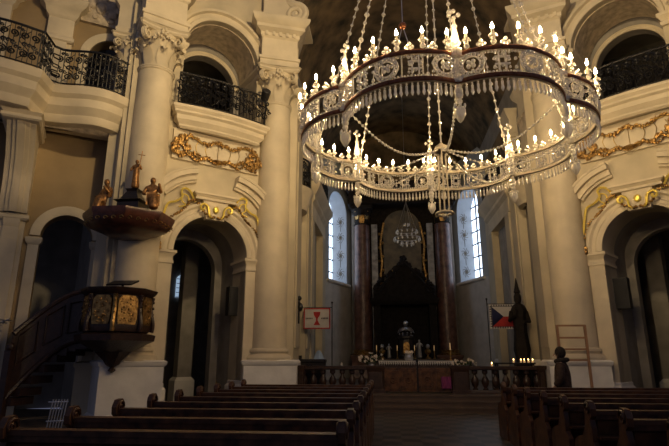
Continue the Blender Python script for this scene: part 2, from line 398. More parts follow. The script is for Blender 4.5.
    g = G(); yy = -.12
    def P(x, z, d=0): return (c+x, yy-d, 7.9+(z-7.9)*1.25-.02)
    top = [(-1.35, 7.95), (-1.15, 8.12), (-.8, 8.13), (-.5, 8.02), (-.2, 8.08), (0, 8.12), (.2, 8.08), (.5, 8.02), (.8, 8.13), (1.15, 8.12), (1.35, 7.95)]
    g.tube(bez([P(x, z, .03) for x, z in top], 5), .035, 6)
    bot = [(-1.35, 7.95), (-1.3, 7.72), (-1.05, 7.62), (-.8, 7.72), (-.55, 7.62), (-.3, 7.66), (0, 7.56), (.3, 7.66), (.55, 7.62), (.8, 7.72), (1.05, 7.62), (1.3, 7.72), (1.35, 7.95)]
    g.tube(bez([P(x, z, .04) for x, z in bot], 5), [.03+.02*abs(math.sin(i*.6)) for i in range((len(bot)-1)*5+1)], 6)
    for q in (-1, 1):
        for k in range(3): g.tube(bez([P(q*(.35+.3*k), 8.05), P(q*(.42+.3*k), 7.9), P(q*(.34+.3*k), 7.7)], 5), .010, 5)
    g.tube([P(0, 8.08), P(0, 7.6)], .008, 5)
    g.obj('frame', GOLD, t)
    g = G(); rnd = random.Random(4)
    for path in (top, bot):
        pp = bez([P(x, z, .05) for x, z in path], 6)
        for q in pp:
            for _ in range(2):
                v = (q.x+rnd.uniform(-.05, .05), q.y-.02, q.z+rnd.uniform(-.06, .05)); g.sphere(v, rnd.uniform(.02, .042), 6, 4, sz=rnd.uniform(.5, 1.7))
    g.obj('leaf_edging', DGOLD, t)
    g = G(); rnd = random.Random(11)
    for q in (-1, 1):
        for i in range(60):
            f = rnd.random(); x = q*(.95+.5*f); z = 7.78+.30*math.sin(f*PI)*(rnd.random()*2-1)+.05
            g.sphere(P(x+rnd.uniform(-.05, .05), z, .04), rnd.uniform(.03, .07), 6, 4, sz=rnd.uniform(.6, 1.6))
        for i in range(12):
            f = i/11; g.sphere(P(q*(.25+.8*f), 7.60+.06*math.sin(f*9), .05), .04+.02*rnd.random(), 6, 4)
        g.spiral(P(q*1.38, 7.72, .05), .13, 1.3, 0, q, .03, 6); g.spiral(P(q*1.1, 8.0, .05), .10, 1.3, 0, -q, .025, 6)
    g.sphere(P(0, 7.6, .05), .14, 10, 6, sz=.5, sx=1.6)
    g.obj('foliage', DGOLD, t)

def railing(t, mp, length, z0, z1):
    n = max(8, int(length/.12)); H = z1-z0
    for z, r, nm in ((z1, .035, 'handrail'), (z0+.05, .02, 'bottom_rail')):
        g = G(); g.tube([mp(i/n, z) for i in range(n+1)], r, 6); g.obj(nm, IRON, t)
    g = G(); k = max(3, round(length/.5)); W = length/k
    def sp(fc, zc, r, a0, d, turns=1.6, rt=.023):
        pts = []; N = 16
        for i in range(N+1):
            q = i/N; rr = r*(1-.85*q); a = a0+d*turns*2*PI*q; pts.append(mp(min(1, max(0, fc+rr*math.cos(a)/length)), zc+rr*math.sin(a)))
        g.tube(pts, rt, 4)
    for i in range(k):
        f = (i+.5)/k
        for q in (-1, 1):
            ff = f+q*W*.23/length
            sp(ff, z0+H*.26, W*.22, PI/2, q); sp(ff, z0+H*.74, W*.22, -PI/2, q); sp(ff, z0+H*.5, W*.15, 0, -q, 1.2)
            g.tube([mp(ff, z0+.05), mp(ff, z1)], .013, 4); sp(f+q*W*.40/length, z0+H*.38, W*.12, 0, q, 1.1, .02); sp(f+q*W*.40/length, z0+H*.88, W*.10, 0, q, 1.1, .02)
        g.tube([mp(f, z0+.05), mp(f, z1)], .012, 4); sp(f, z0+H*.5, W*.13, 0, 1, 1.0)
        g.tube([mp(i/k, z0+.02), mp(i/k, z1+.02)], .019, 4)
        g.tube(bez([mp(i/k, z0+H*.1), mp(f, z0+H*.35), mp(i/k, z0+H*.6), mp(f, z0+H*.9)], 5), .012, 4)
    g.tube([mp(1, z0+.02), mp(1, z1+.02)], .019, 4)
    g.obj('scroll_panel', IRON, t)
diag_wall(-1); diag_wall(1)

# ------------------------------------------------------------------ columns
def capital(parent, x, y, z, r, h, m, leaves=8):
    g = G(); g.lathe([(r*.94, 0), (r*1.06, .02), (r*1.06, .07), (r*.92, .09), (r*.92, h*.5), (r*1.1, h*.8), (r*1.2, h*.88)], 24, (x, y, z)); g.obj('bell', m, parent)
    a = r*1.38
    path = []
    for k in range(4):
        for i in range(7):
            f = -1+2*i/6; d = a-.22*r*(1-f*f)
            p = Vector((d, f*a*.93)); th = k*PI/2; path.append((x+p.x*math.cos(th)-p.y*math.sin(th), y+p.x*math.sin(th)+p.y*math.cos(th)))
    g = G(); g.stack(path, [(-.05, z+h*.88), (0, z+h*.92), (0, z+h*.96), (.05, z+h)]); g.obj('abacus', m, parent)
    for row, (z0, hh, off) in enumerate(((.08, h*.42, 0), (h*.22, h*.46, PI/leaves))):
        for k in range(leaves):
            th = off+2*PI*k/leaves; g = G(); o = (math.cos(th), math.sin(th))
            g.leaf((x+o[0]*r*.93, y+o[1]*r*.93, z+z0), o, hh, r*.56, .62); g.obj('acanthus_leaf', m, parent)
    for k in range(4):
        th = k*PI/2; g = G(); q = (x+a*.86*math.cos(th), y+a*.86*math.sin(th), z+h*.88)
        for i in range(5): g.sphere((q[0]-math.sin(th)*r*.14*math.cos(i*1.256), q[1]+math.cos(th)*r*.14*math.cos(i*1.256), q[2]+r*.14*math.sin(i*1.256)), r*.12, 6, 4)
        for i in range(7): g.sphere((q[0]-math.sin(th)*r*(.5-.17*i)*1.0, q[1]+math.cos(th)*r*(.5-.17*i), q[2]-h*.14-.05*math.cos(i*2)), r*.09, 6, 4)
        g.obj('flower', m, parent)
    for k in range(4):
        th = PI/4+k*PI/2; o = Vector((math.cos(th), math.sin(th), 0)); c = Vector((x, y, z+h*.76))+o*r*1.32
        g = G(); tt = Vector((-o.y, o.x, 0)); pts = []; rs = []
        for i in range(24):
            f = i/23; rr = r*.42*(1-.85*f); aa = PI/2+f*1.7*2*PI; pts.append(c+o*(rr*math.sin(aa)*-1+.0)+Vector((0, 0, rr*math.cos(aa+PI)))); rs.append(r*.085*(1-.4*f))
        g.tube(pts, rs, 6)
        for q in (-1, 1):
            g.tube([p+tt*q*r*.1 for p in pts], rs, 6)
        g.tube(bez([c+Vector((0, 0, r*.3)), c-o*r*.3+Vector((0, 0, r*.15)), c-o*r*.5-Vector((0, 0, r*.3))], 5), r*.1, 6)
        g.obj('volute', m, parent)

def column(x, y, rz, label, entab=True):
    t = thing('column', label, 'column', (x, y, 0), rz, 'nave columns')
    R = .55
    g = G(); g.stack(rect(-.78, .78, -.66, .75), [(.06, 0), (.06, .18), (0, .24), (0, 1.35), (.05, 1.4), (.07, 1.48), (.0, 1.52)]); g.obj('pedestal', PALE, t)
    g = G(); g.lathe([(R*1.3, 1.5), (R*1.32, 1.58), (R*1.25, 1.64), (R*1.08, 1.68), (R*1.08, 1.72), (R*1.16, 1.76), (R*1.14, 1.82), (R*1.02, 1.86)], 32); g.obj('base', STONE, t)
    g = G(); g.lathe([(R*1.02, 1.84), (R, 2.2), (R, 5), (R*.97, 8), (R*.92, 9.9), (R*.98, 9.93), (R*.98, 9.99), (R*.9, 10.0)], 40); g.obj('shaft', STONE, t)
    g = G(); g.box(-.78, .78, .15, .8, 1.5, 14.5); g.obj('backing_pilaster', PLASTER, t)
    capital(t, 0, 0, 9.96, R*.95, 1.32, STONE)
    if entab:
        g = G(); g.stack(rect(-.62, .62, -.62, .9), [(0, 11.28), (.05, 11.3), (.05, 11.5), (.09, 11.52), (.09, 11.62), (0, 11.66), (0, 12.35), (.06, 12.42), (.06, 12.55), (.22, 12.66), (.22, 12.78), (.34, 12.9), (.38, 13.0), (.38, 13.08), (0, 13.1)]); g.obj('entablature', STONE, t)
        g = G(); g.stack(rect(-.6, .6, -.5, .9), [(0, 13.1), (0, 15.8)]); g.obj('attic_block', STONE, t)
        g = G()
        for q in range(5): g.cbox((-.48+.24*q, -.66, 12.5), (.1, .14, .14))
        g.obj('dentil_row', STONE, t)
    return t
def dpt(s, u, off=0):    # point in the diagonal wall frame, u measured towards the chancel
    m, rz = dframe(s); x = u*(-s); return m.x+x*math.cos(rz)-off*math.sin(rz)*-1*-1, m.y+x*math.sin(rz)-off*math.cos(rz)
mL, rL = dframe(-1); mR, rR = dframe(1)
column(-4.68, 15.95, rL*.5, 'tall cream column at the left side of the chancel opening')
column(4.52, 15.95, rR*.5, 'tall cream column at the right side of the chancel opening, behind the wooden rack')
column(-7.86, 13.35, rL, 'tall cream column carrying the pulpit')
xx, yy = 8.1, 13.3
column(xx, yy, rR, 'cream column cut off by the right edge, beyond the right archway')
# pilaster pier beside the pulpit column
t = thing('pilaster', 'flat cream pilaster with carved capital directly left of the pulpit column', 'pilaster', (-8.78, 13.35, 0), rL*.4)
g = G(); g.box(-.30, .28, -.1, 1.6, 0, 14.5); g.obj('shaft', PLASTER, t)
g = G(); g.box(.28, .41, -.25, .2, 1.4, 14.5); g.obj('edge_strip', STONE, t)
g = G(); g.stack(rect(-.32, .3, -.12, .5), [(.08, 0), (.08, 1.3), (.12, 1.36), (.12, 1.45), (0, 1.5)]); g.obj('pedestal', PLASTER, t)
capital(t, 0, .05, 10.0, .34, 1.25, STONE, 6)
g = G(); g.stack(rect(-.4, .4, -.2, .7), [(0, 11.25), (.05, 11.5), (0, 11.6), (0, 12.3), (.2, 12.6), (.34, 12.9), (.36, 13.05), (0, 13.1)]); g.obj('entablature', STONE, t)
# big scroll volutes springing above the chancel columns
for s in (-1, 1):
    t = thing('arch_volute', 'large spiral stone volute above the %s chancel column' % ('left' if s < 0 else 'right'), 'volute', (s*4.28, 15.6, 13.08))
    g = G(); g.spiral((-s*.30, 0, .42), .40, 2.1, PI/2, s, .13, 8, n=40, rend=.1); g.sphere((-s*.3, 0, .42), .1, 10, 6); g.obj('spiral', STONE, t)
    g = G(); g.tube(bez([(-s*.3, .1, .80), (-s*.7*0-s*.1, .1, .95), (s*.3, .1, 1.5), (s*.5, .1, 2.6)], 8), [.2]*25, 8); g.obj('scroll_stem', STONE, t)
    g = G(); g.box(-.75, .75, .15, 1.2, .0, .14); g.obj('plinth', STONE, t)

# ------------------------------------------------------------------ lateral bays
def bay(s):
    nm = 'left' if s < 0 else 'right'
    q0 = Vector((8.6*s, 14.7)); q1 = Vector((15.5*s, 10.3))
    d = (q0-q1) if s < 0 else (q1-q0); o = q1 if s < 0 else q0
    rz = math.atan2(d.y, d.x); W = d.length; f = (lambda u: W-u) if s < 0 else (lambda u: u)
    cx = f(1.95)
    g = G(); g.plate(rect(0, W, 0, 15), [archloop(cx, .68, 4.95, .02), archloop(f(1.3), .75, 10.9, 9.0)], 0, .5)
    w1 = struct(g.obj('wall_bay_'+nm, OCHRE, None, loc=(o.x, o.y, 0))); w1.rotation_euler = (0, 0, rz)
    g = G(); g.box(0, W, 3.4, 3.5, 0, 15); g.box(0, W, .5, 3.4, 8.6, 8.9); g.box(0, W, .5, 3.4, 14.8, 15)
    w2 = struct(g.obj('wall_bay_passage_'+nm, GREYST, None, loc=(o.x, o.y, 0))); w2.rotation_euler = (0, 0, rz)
    L = (o.x, o.y, 0)
    if s > 0: return
    t = thing('door_surround', 'moulded arch surround of the dark doorway behind the pulpit stair', 'archway', L, rz)
    g = G(); g.arc(cx, 4.95, [(.68, -.07), (.9, -.1), (.94, -.1), (.94, 0), (.68, 0)]); g.obj('archivolt', STONE, t)
    for q in (-1, 1):
        a, b = sorted((cx+q*.68, cx+q*.95)); g = G(); g.box(a, b, -.07, 0, 0, 4.7); g.stack(rect(a, b, -.07, .1), [(0, 4.67), (.06, 4.75), (.08, 4.87), (0, 4.91)]); g.obj('jamb', STONE, t)
    t = thing('upper_arch_surround', 'moulded arch around the dark opening above the left gallery', 'archway', L, rz)
    cu = f(1.3); g = G(); g.arc(cu, 10.9, [(.75, -.08), (.9, -.12), (1.0, -.1), (1.0, 0), (.75, 0)]); g.obj('archivolt', STONE, t)
    for q in (-1, 1):
        a, b = sorted((cu+q*.76, cu+q*1.0)); g = G(); g.box(a, b, -.08, 0, 9, 10.8); g.obj('jamb', STONE, t)
    for k, u in enumerate((2.9, 4.6, 6.4)):
        t = thing('upper_pilaster', ['flat pilaster above the left gallery, next to its dark arched opening', 'flat pilaster above the left gallery, second from the dark opening', 'flat pilaster above the left gallery at the picture edge'][k], 'pilaster', L, rz)
        x = f(u); g = G(); g.box(x-.36, x+.36, -.16, 0, 9, 11.1); g.box(x-.22, x+.22, -.24, -.16, 9, 11.1); g.obj('shaft', STONE, t)
        g = G(); g.stack(rect(x-.36, x+.36, -.24, 0), [(0, 11.1), (.05, 11.14), (.05, 11.25), (0, 11.3), (0, 11.9), (.08, 12.0), (.14, 12.2), (.3, 12.35), (.34, 12.5), (0, 12.52)]); g.obj('entablature', STONE, t)
    t = thing('relief_panel', 'dark carved relief zone above the left gallery opening', 'relief', L, rz)
    g = G(); g.box(f(2.4), f(.1), -.12, 0, 12.1, 14.5); rnd = random.Random(5)
    for i in range(60): g.sphere((f(2.3)+2.1*rnd.random(), -.13, 12.2+2.2*rnd.random()), rnd.uniform(.06, .16), 7, 5, sz=rnd.uniform(.6, 1.5), sy=.6)
    g.obj('carving', CARVED, t)
    # wall pilasters with carved corbel tops
    for k, u in enumerate((3.35, 6.1)):
        t = thing('corbelled_pilaster', ('fluted wall pilaster with carved bracket under the left gallery' if k == 0 else 'wall pilaster at the far left edge of the gallery wall'), 'pilaster', L, rz)
        x = f(u)
        g = G(); g.box(x-.32, x+.32, -.14, 0, 0, 5.4); g.box(x-.2, x+.2, -.2, -.14, .9, 5.3); g.obj('shaft', STONE, t)
        g = G(); g.stack(rect(x-.34, x+.34, -.2, 0), [(0, 5.3), (.06, 5.36), (.06, 5.45), (0, 5.5)]); g.obj('necking', STONE, t)
        g = G()
        prof = [(0, 5.5), (-.30, 5.5), (-.44, 5.8), (-.50, 6.4), (-.75, 7.0), (-1.25, 7.5), (-1.55, 7.8), (-1.6, 8.0), (0, 8.0)]
        for x0, x1, dd in ((x-.34, x+.34, 0), (x-.2, x+.2, -.05), (x-.1, x+.1, -.09)):
            vs = [(xx, y+dd if y < 0 else y, z) for xx in (x0, x1) for y, z in prof]; n = len(prof)
            g.add(vs, [tuple(range(n)), tuple(range(n, 2*n))[::-1]]+[(i, (i+1) % n, (i+1) % n+n, i+n) for i in range(n)])
        g.obj('bracket', STONE, t)
        g = G(); g.stack(rect(x-.42, x+.42, -1.68, 0), [(0, 7.72), (.05, 7.76), (.05, 7.84), (0, 7.86), (.08, 7.94)]); g.obj('abacus', STONE, t)
        g = G(); g.leaf((x, -.25, 5.5), (0, -1), -.45, .4); g.obj('acanthus_leaf', STONE, t)
bay(-1); bay(1)
# left gallery (world coordinates)
t = thing('gallery', 'cream curved stone gallery with black iron scroll railing along the upper left', 'balcony', (0, 0, 0))
ga = bez([(-14.4, 8.9, 0), (-13, 9.6, 0), (-11.7, 10.1, 0), (-10.7, 10.55, 0), (-9.95, 11.25, 0)], 5)
gb = [Vector((-10.1, 11.95, 0))]+bez([(-9.85, 12.05, 0), (-9.2, 12.2, 0), (-8.75, 12.5, 0), (-8.42, 13.05, 0)], 4)
edge = [(p.x, p.y) for p in ga+gb]
loop = edge+[(-8.6, 14.6), (-15.3, 10.3)]
g = G(); g.stack(loop, [(-.35, 8.0), (-.28, 8.12), (-.28, 8.22), (-.12, 8.42), (-.12, 8.66), (-.02, 8.76), (.0, 8.9), (.0, 9.0), (-.1, 9.02)]); g.obj('slab', STONE, t)
g = G(); g.stack([(x, y) for x, y in loop], [(-.75, 7.93), (-.62, 8.02)]); g.obj('carved_soffit', CARVED, t)
ep = [Vector((x, y)) for x, y in edge]; ls = [0]
for i in range(1, len(ep)): ls.append(ls[-1]+(ep[i]-ep[i-1]).length)
def gmap(f, z):
    d = f*ls[-1]
    for i in range(1, len(ls)):
        if d <= ls[i]+1e-6:
            q = (d-ls[i-1])/max(1e-6, ls[i]-ls[i-1]); p = ep[i-1].lerp(ep[i], q); e = (ep[i]-ep[i-1]).normalized(); n = Vector((-e.y, e.x)); p = p+n*.1
            return (p.x, p.y, z)
    return (ep[-1].x, ep[-1].y, z)
railing(t, gmap, ls[-1], 9.04, 10.15)

# ------------------------------------------------------------------ chancel
for s in (-1, 1):
    nm = 'left' if s < 0 else 'right'
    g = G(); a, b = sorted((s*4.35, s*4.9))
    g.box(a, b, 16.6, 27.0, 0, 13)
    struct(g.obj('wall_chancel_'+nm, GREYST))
    # side wall pilasters and canopied bays
    for k, (y0, y1, lab) in enumerate(((16.9, 18.0, 'first'), (19.3, 20.3, 'second'), (24.9, 25.9, 'innermost'))):
        t = thing('chancel_pilaster', 'cream panelled pilaster on the %s chancel wall, %s from the nave' % (nm, lab), 'pilaster', (s*4.35, (y0+y1)/2, 0))
        D = (.28, .30, .22)[k]; h = (y1-y0)/2
        a, b = sorted((0, -s*D)); g = G(); g.box(a, b, -h, h, .4, 10); a, b = sorted((-s*D, -s*(D+.05))); g.box(a, b, -h+.14, h-.14, 1.9, 9.2); g.obj('shaft', PLASTER, t)
        a, b = sorted((s*.02, -s*D)); g = G(); g.stack(rect(a, b, -h, h), [(.06, .4), (.06, 1.45), (.0, 1.52)]); g.obj('plinth', PALE, t)
        g = G(); g.stack(rect(a, b, -h, h), [(0, 10), (.05, 10.05), (.05, 10.2), (.0, 10.25), (0, 10.8), (.14, 11.0), (.2, 11.2), (0, 11.25)]); g.obj('cornice', STONE, t)
        if k < 2:
            g = G()
            for i in range(3): g.leaf((-s*D, -h*.6+h*.6*i, 9.3), (-s, 0), .7, .4)
            g.obj('carved_capital', CARVED, t)
    # oratory box with curved balcony near the arch
    t = thing('oratory_balcony', 'curved stone balcony with iron rail beside the %s chancel arch column' % nm, 'balcony', (s*4.35, 18.65, 0))
    n = 10; lp = [(-s*.55*math.sin(PI*i/n)**.6, -.9+1.8*i/n) for i in range(n+1)]+[(s*.03, .9), (s*.03, -.9)]
    g = G(); g.stack(lp, [(-.16, 7.0), (-.10, 7.25), (-.02, 7.4), (-.02, 7.55), (.08, 7.7), (.08, 7.82), (0, 7.85)]); g.obj('slab', STONE, t)
    railing(t, lambda f, z: (-s*(.5*math.sin(PI*f)**.6), -.85+1.7*f, z), 2.6, 7.88, 8.95)
    t = thing('oratory_box', 'projecting oratory cornice and canopy on the %s chancel wall' % nm, 'cornice', (s*4.35, 22.6, 0))
    g = G(); a, b = sorted((s*.03, -s*.35)); g.stack(rect(a, b, -2.2, 2.2), [(0, 7.3), (.0, 7.9), (.12, 8.05), (.12, 8.2), (.3, 8.45), (.36, 8.6), (.36, 8.75), (0, 8.8)]); g.obj('cornice', STONE, t)
    g = G(); g.box(a, b, -2.1, -1.4, .45, 7.3); g.box(a, b, 1.4, 2.1, .45, 7.3); g.obj('jamb', PLASTER, t)
    railing(t, lambda f, z: (-s*.5, -2.1+4.2*f, z), 4.2, 8.82, 9.9)
    g = G(); a, b = sorted((s*.02, -s*.03)); g.box(a, b, -1.4, 1.4, .45, 7.3); g.obj('infill_panel', GREYST, t)  # grey stone panel between the jambs, same stone as the wall
# barrel vault with fresco and apse
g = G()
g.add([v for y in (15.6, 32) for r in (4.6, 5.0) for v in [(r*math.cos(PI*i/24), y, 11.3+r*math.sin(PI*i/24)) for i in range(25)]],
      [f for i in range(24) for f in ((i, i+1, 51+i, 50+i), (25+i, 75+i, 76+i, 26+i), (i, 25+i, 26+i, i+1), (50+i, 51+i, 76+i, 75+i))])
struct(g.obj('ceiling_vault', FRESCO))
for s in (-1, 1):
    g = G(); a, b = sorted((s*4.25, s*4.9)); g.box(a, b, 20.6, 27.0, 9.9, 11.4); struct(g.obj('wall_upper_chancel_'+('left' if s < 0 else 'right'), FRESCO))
g = G(); g.box(-3.1, 3.1, 31.1, 31.6, 0, 16.5); g.box(-5, 5, 31.62, 31.9, 12, 17); struct(g.obj('wall_apse', FRESCO))
# diagonal apse walls with deep windows
for s in (-1, 1):
    A = Vector((s*4.5, 26.6)); B = Vector((s*2.9, 31.2)); nm = 'left' if s < 0 else 'right'
    d = (B-A) if s < 0 else (A-B); o = A if s < 0 else B; rz = math.atan2(d.y, d.x); W = d.length
    c0 = 2.35 if s < 0 else W-2.35
    L = (o.x, o.y, 0); hole = archloop(c0, 1.25, 9.85, 5.75)
    g = G(); g.plate(rect(0, W, 5.7, 13), [hole], 0, 1.1); w1 = struct(g.obj('wall_apse_'+nm, REVEAL, None, loc=L)); w1.rotation_euler = (0, 0, rz)
    g = G(); g.box(0, W, 0, 1.1, 0, 5.7); w1 = struct(g.obj('wall_apse_lower_'+nm, APSEST, None, loc=L)); w1.rotation_euler = (0, 0, rz)
    win = thing('window_%d' % (1 if s < 0 else 2), '', '', (L[0], L[1], 0), rz); del win['label']; del win['category']; win['kind'] = 'structure'
    g = G(); g.plate(archloop(c0, 1.25, 9.85, 5.75), [], .95, .99); g.obj('window_pane', PANEM, win)
    g = G()
    for i in range(1, 4): x = c0-1.25+2.5*i/4; g.box(x-.03, x+.03, .88, .94, 5.75, 9.85+math.sqrt(1.25**2-(x-c0)**2))
    for i in range(1, 7): z = 5.75+.75*i; g.box(c0-1.24, c0+1.24, .89, .94, z-.03, z+.03)
    g.obj('window_bars', LEAD, win)
    g = G(); g.stack(rect(c0-1.45, c0+1.45, -.12, .02), [(0, 5.58), (.05, 5.62), (.05, 5.7), (0, 5.75)]); g.obj('window_sill', PALE, win)
    t = thing('painted_tendrils', 'gold tendril rosettes painted on the splay of the %s apse window' % nm, 'ornament', L, rz)
    g = G(); xr = c0+1.245*(1 if s < 0 else -1)
    for j, z in enumerate((6.4, 7.5, 8.6, 9.6)):
        for k in range(8):
            a = k*PI/4; g.tube(bez([(xr, .4, z), (xr, .4+.16*math.cos(a), z+.2*math.sin(a)), (xr, .4+.26*math.cos(a+.5), z+.34*math.sin(a+.5))], 4), .014, 4)
        g.tube([(xr, .4+.09*math.cos(q*PI/5), z+.11*math.sin(q*PI/5)) for q in range(10)], .014, 4, True)
        g.tube([(xr, .4, z+.4), (xr, .4, z+.85)], .014, 4)
    g.obj('rosette', mat('tendril_paint', (.13, .10, .06), .6), t)

# ------------------------------------------------------------------ high altar
t = thing('altarpiece', 'towering dark high altar with red marble columns and dim painting in the apse', 'altar', (0, 29.6, .45))
g = G(); g.box(-1.95, 1.95, .3, 1.45, 0, 10.4); g.obj('back_wall', ALTW, t)
g = G(); g.box(-3.0, -1.95, .4, 1.45, 0, 10.4); g.box(1.95, 3.0, .4, 1.45, 0, 10.4); g.obj('side_wall', GREYST, t)
for s in (-1, 1):
    g = G(); g.stack(rect(s*2.35-.62, s*2.35+.62, -.72, .5), [(.06, 0), (.06, .2), (0, .3), (0, 1.0), (.08, 1.15), (.08, 1.25)]); g.obj('pedestal', MARBLE, t)
    g = G(); g.lathe([(.62, 0), (.64, .08), (.55, .16), (.58, .24), (.5, .3)], 24, (s*2.35, -.1, 1.25)); g.obj('column_base', DGOLD, t)
    g = G(); g.lathe([(.5, 1.5), (.5, 4), (.44, 8.7)], 28, (s*2.35, -.1, 0)); g.obj('marble_column', MARBLE, t)
    c_ = bpy.data.objects.new('capital', None); COL.objects.link(c_); c_.parent = t
    g = G(); g.lathe([(.44, 0), (.5, .03), (.42, .1), (.42, .5), (.55, .85), (.62, .95)], 20, (s*2.35, -.1, 8.7)); g.obj('bell', ALTW, c_)
    for k in range(8):
        a = k*PI/4; g = G(); g.leaf((s*2.35+.42*math.cos(a), -.1+.42*math.sin(a), 8.75+.3*(k % 2)), (math.cos(a), math.sin(a)), .55, .32); g.obj('acanthus_leaf', DGOLD, c_)
    g = G(); g.stack(rect(s*2.35-.62, s*2.35+.62, -.7, .5), [(0, 9.65), (.05, 9.8), (0, 9.9)]); g.obj('abacus', ALTW, c_)
    g = G(); a, b = sorted((s*1.45, s*1.8)); g.box(a, b, -.05, .35, 1.2, 8.8); g.obj('blue_marble_strip', BLUEMARB, t)
    g = G(); g.tube(bez([(s*1.22, .05, 4.7), (s*1.30, .0, 5.6), (s*1.20, .02, 6.5), (s*1.28, .05, 7.6), (s*1.05, .05, 8.9)], 6), .07, 7)
    for i in range(14): g.sphere((s*(1.25+.1*math.sin(i*2.1)), .0, 4.7+.27*i), .07+.03*(i % 3)/2, 7, 5)
    g.obj('gilded_frame_side', DGOLD, t)
g = G(); g.stack(rect(-3.1, 3.1, -.65, .5), [(0, 9.9), (.05, 9.95), (.05, 10.2), (0, 10.25), (0, 10.7), (.2, 10.9), (.3, 11.05), (.3, 11.2), (0, 11.2)]); g.obj('entablature', ALTW, t)
g = G(); g.plate([(-1.1, 5.3), (1.1, 5.3)]+arcpts(0, 8.6, 1.1), [], .2, .29); g.obj('painting', PAINT, t)
g = G(); g.box(-.65, .65, .05, .2, 5.95, 6.05); g.tube(bez([(-.7, .1, 5.9), (0, .08, 6.1), (.7, .1, 5.9)], 6), .06, 6); g.obj('gilded_shelf', DGOLD, t)
g = G(); g.plate([(-1.75, 4.35), (1.75, 4.35), (1.75, 4.75), (1.5, 5.0), (1.1, 5.3), (.75, 5.65), (.45, 5.75), (.4, 6.2), (.2, 6.45), (0, 6.5), (-.2, 6.45), (-.4, 6.2), (-.45, 5.75), (-.75, 5.65), (-1.1, 5.3), (-1.5, 5.0), (-1.75, 4.75)], [], -.55, .1)
for s in (-1, 1):
    g.spiral((s*1.45, -.58, 4.85), .28, 1.5, PI/2, -s, .09, 7); g.spiral((s*.65, -.58, 5.7), .22, 1.5, PI/2, -s, .08, 7)
    g.tube(bez([(s*1.7, -.5, 4.5), (s*1.1, -.6, 5.2), (s*.4, -.6, 6.0), (0, -.6, 6.4)], 6), .08, 6)
rnd = random.Random(9)
for i in range(70):
    s_ = rnd.choice((-1, 1)); f = rnd.random(); px = 1.7*(1-f); pz = 4.8+1.65*f**.8+rnd.uniform(-.1, .16); g.sphere((s_*px, -.58, pz), rnd.uniform(.05, .13), 7, 5, sz=rnd.uniform(.7, 1.5))
for k in range(5): g.sphere((.13*math.cos(k*1.256), -.4, 6.62+.13*math.sin(k*1.256)), .1, 8, 6)
g.obj('carved_pediment', ALTW, t)
g = G(); g.stack(rect(-1.8, 1.8, -.7, .2), [(0, 4.0), (.06, 4.1), (.12, 4.25), (.12, 4.35), (0, 4.36)]); g.box(-1.75, -1.35, -.55, .3, 1.1, 4.0); g.box(1.35, 1.75, -.55, .3, 1.1, 4.0); g.obj('niche_frame', ALTW, t)
g = G(); g.stack(rect(-1.9, 1.9, -1.5, .3), [(0, 0), (0, .85), (.08, .95), (.08, 1.05), (0, 1.06)]); g.obj('mensa', WOOD2, t)
# tabernacle on the mensa
t = thing('tabernacle', 'dark silver-trimmed tabernacle with small crowned figure on the high altar', 'tabernacle', (0, 28.8, 1.52))
g = G(); g.stack(circ(0, 0, .38, 8, PI/8), [(.05, 0), (.05, .12), (0, .18), (0, 1.0), (.06, 1.08), (.06, 1.15), (-.2, 1.35)]); g.obj('body', BLACKW, t)
g = G(); g.plate(archloop(0, .16, .7, .25), [], -.42, -.38); g.obj('door', DGOLD, t)
g = G()
for i in range(18): a = PI*i/17; g.tube([(0, -.2, 1.55), (.45*math.cos(a), -.2, 1.35+.35*math.sin(a))], .008, 4)
g.sphere((0, -.2, 1.55), .1, 8, 6); g.sphere((0, -.2, 1.85), .13, 9, 6, sz=1.2)
for i in range(9): g.sphere((.36*math.cos(i*.7), -.36*abs(math.sin(i*.7)), 1.2+.02*i), .04, 6, 4)
g.obj('silver_rays', SILVER, t)

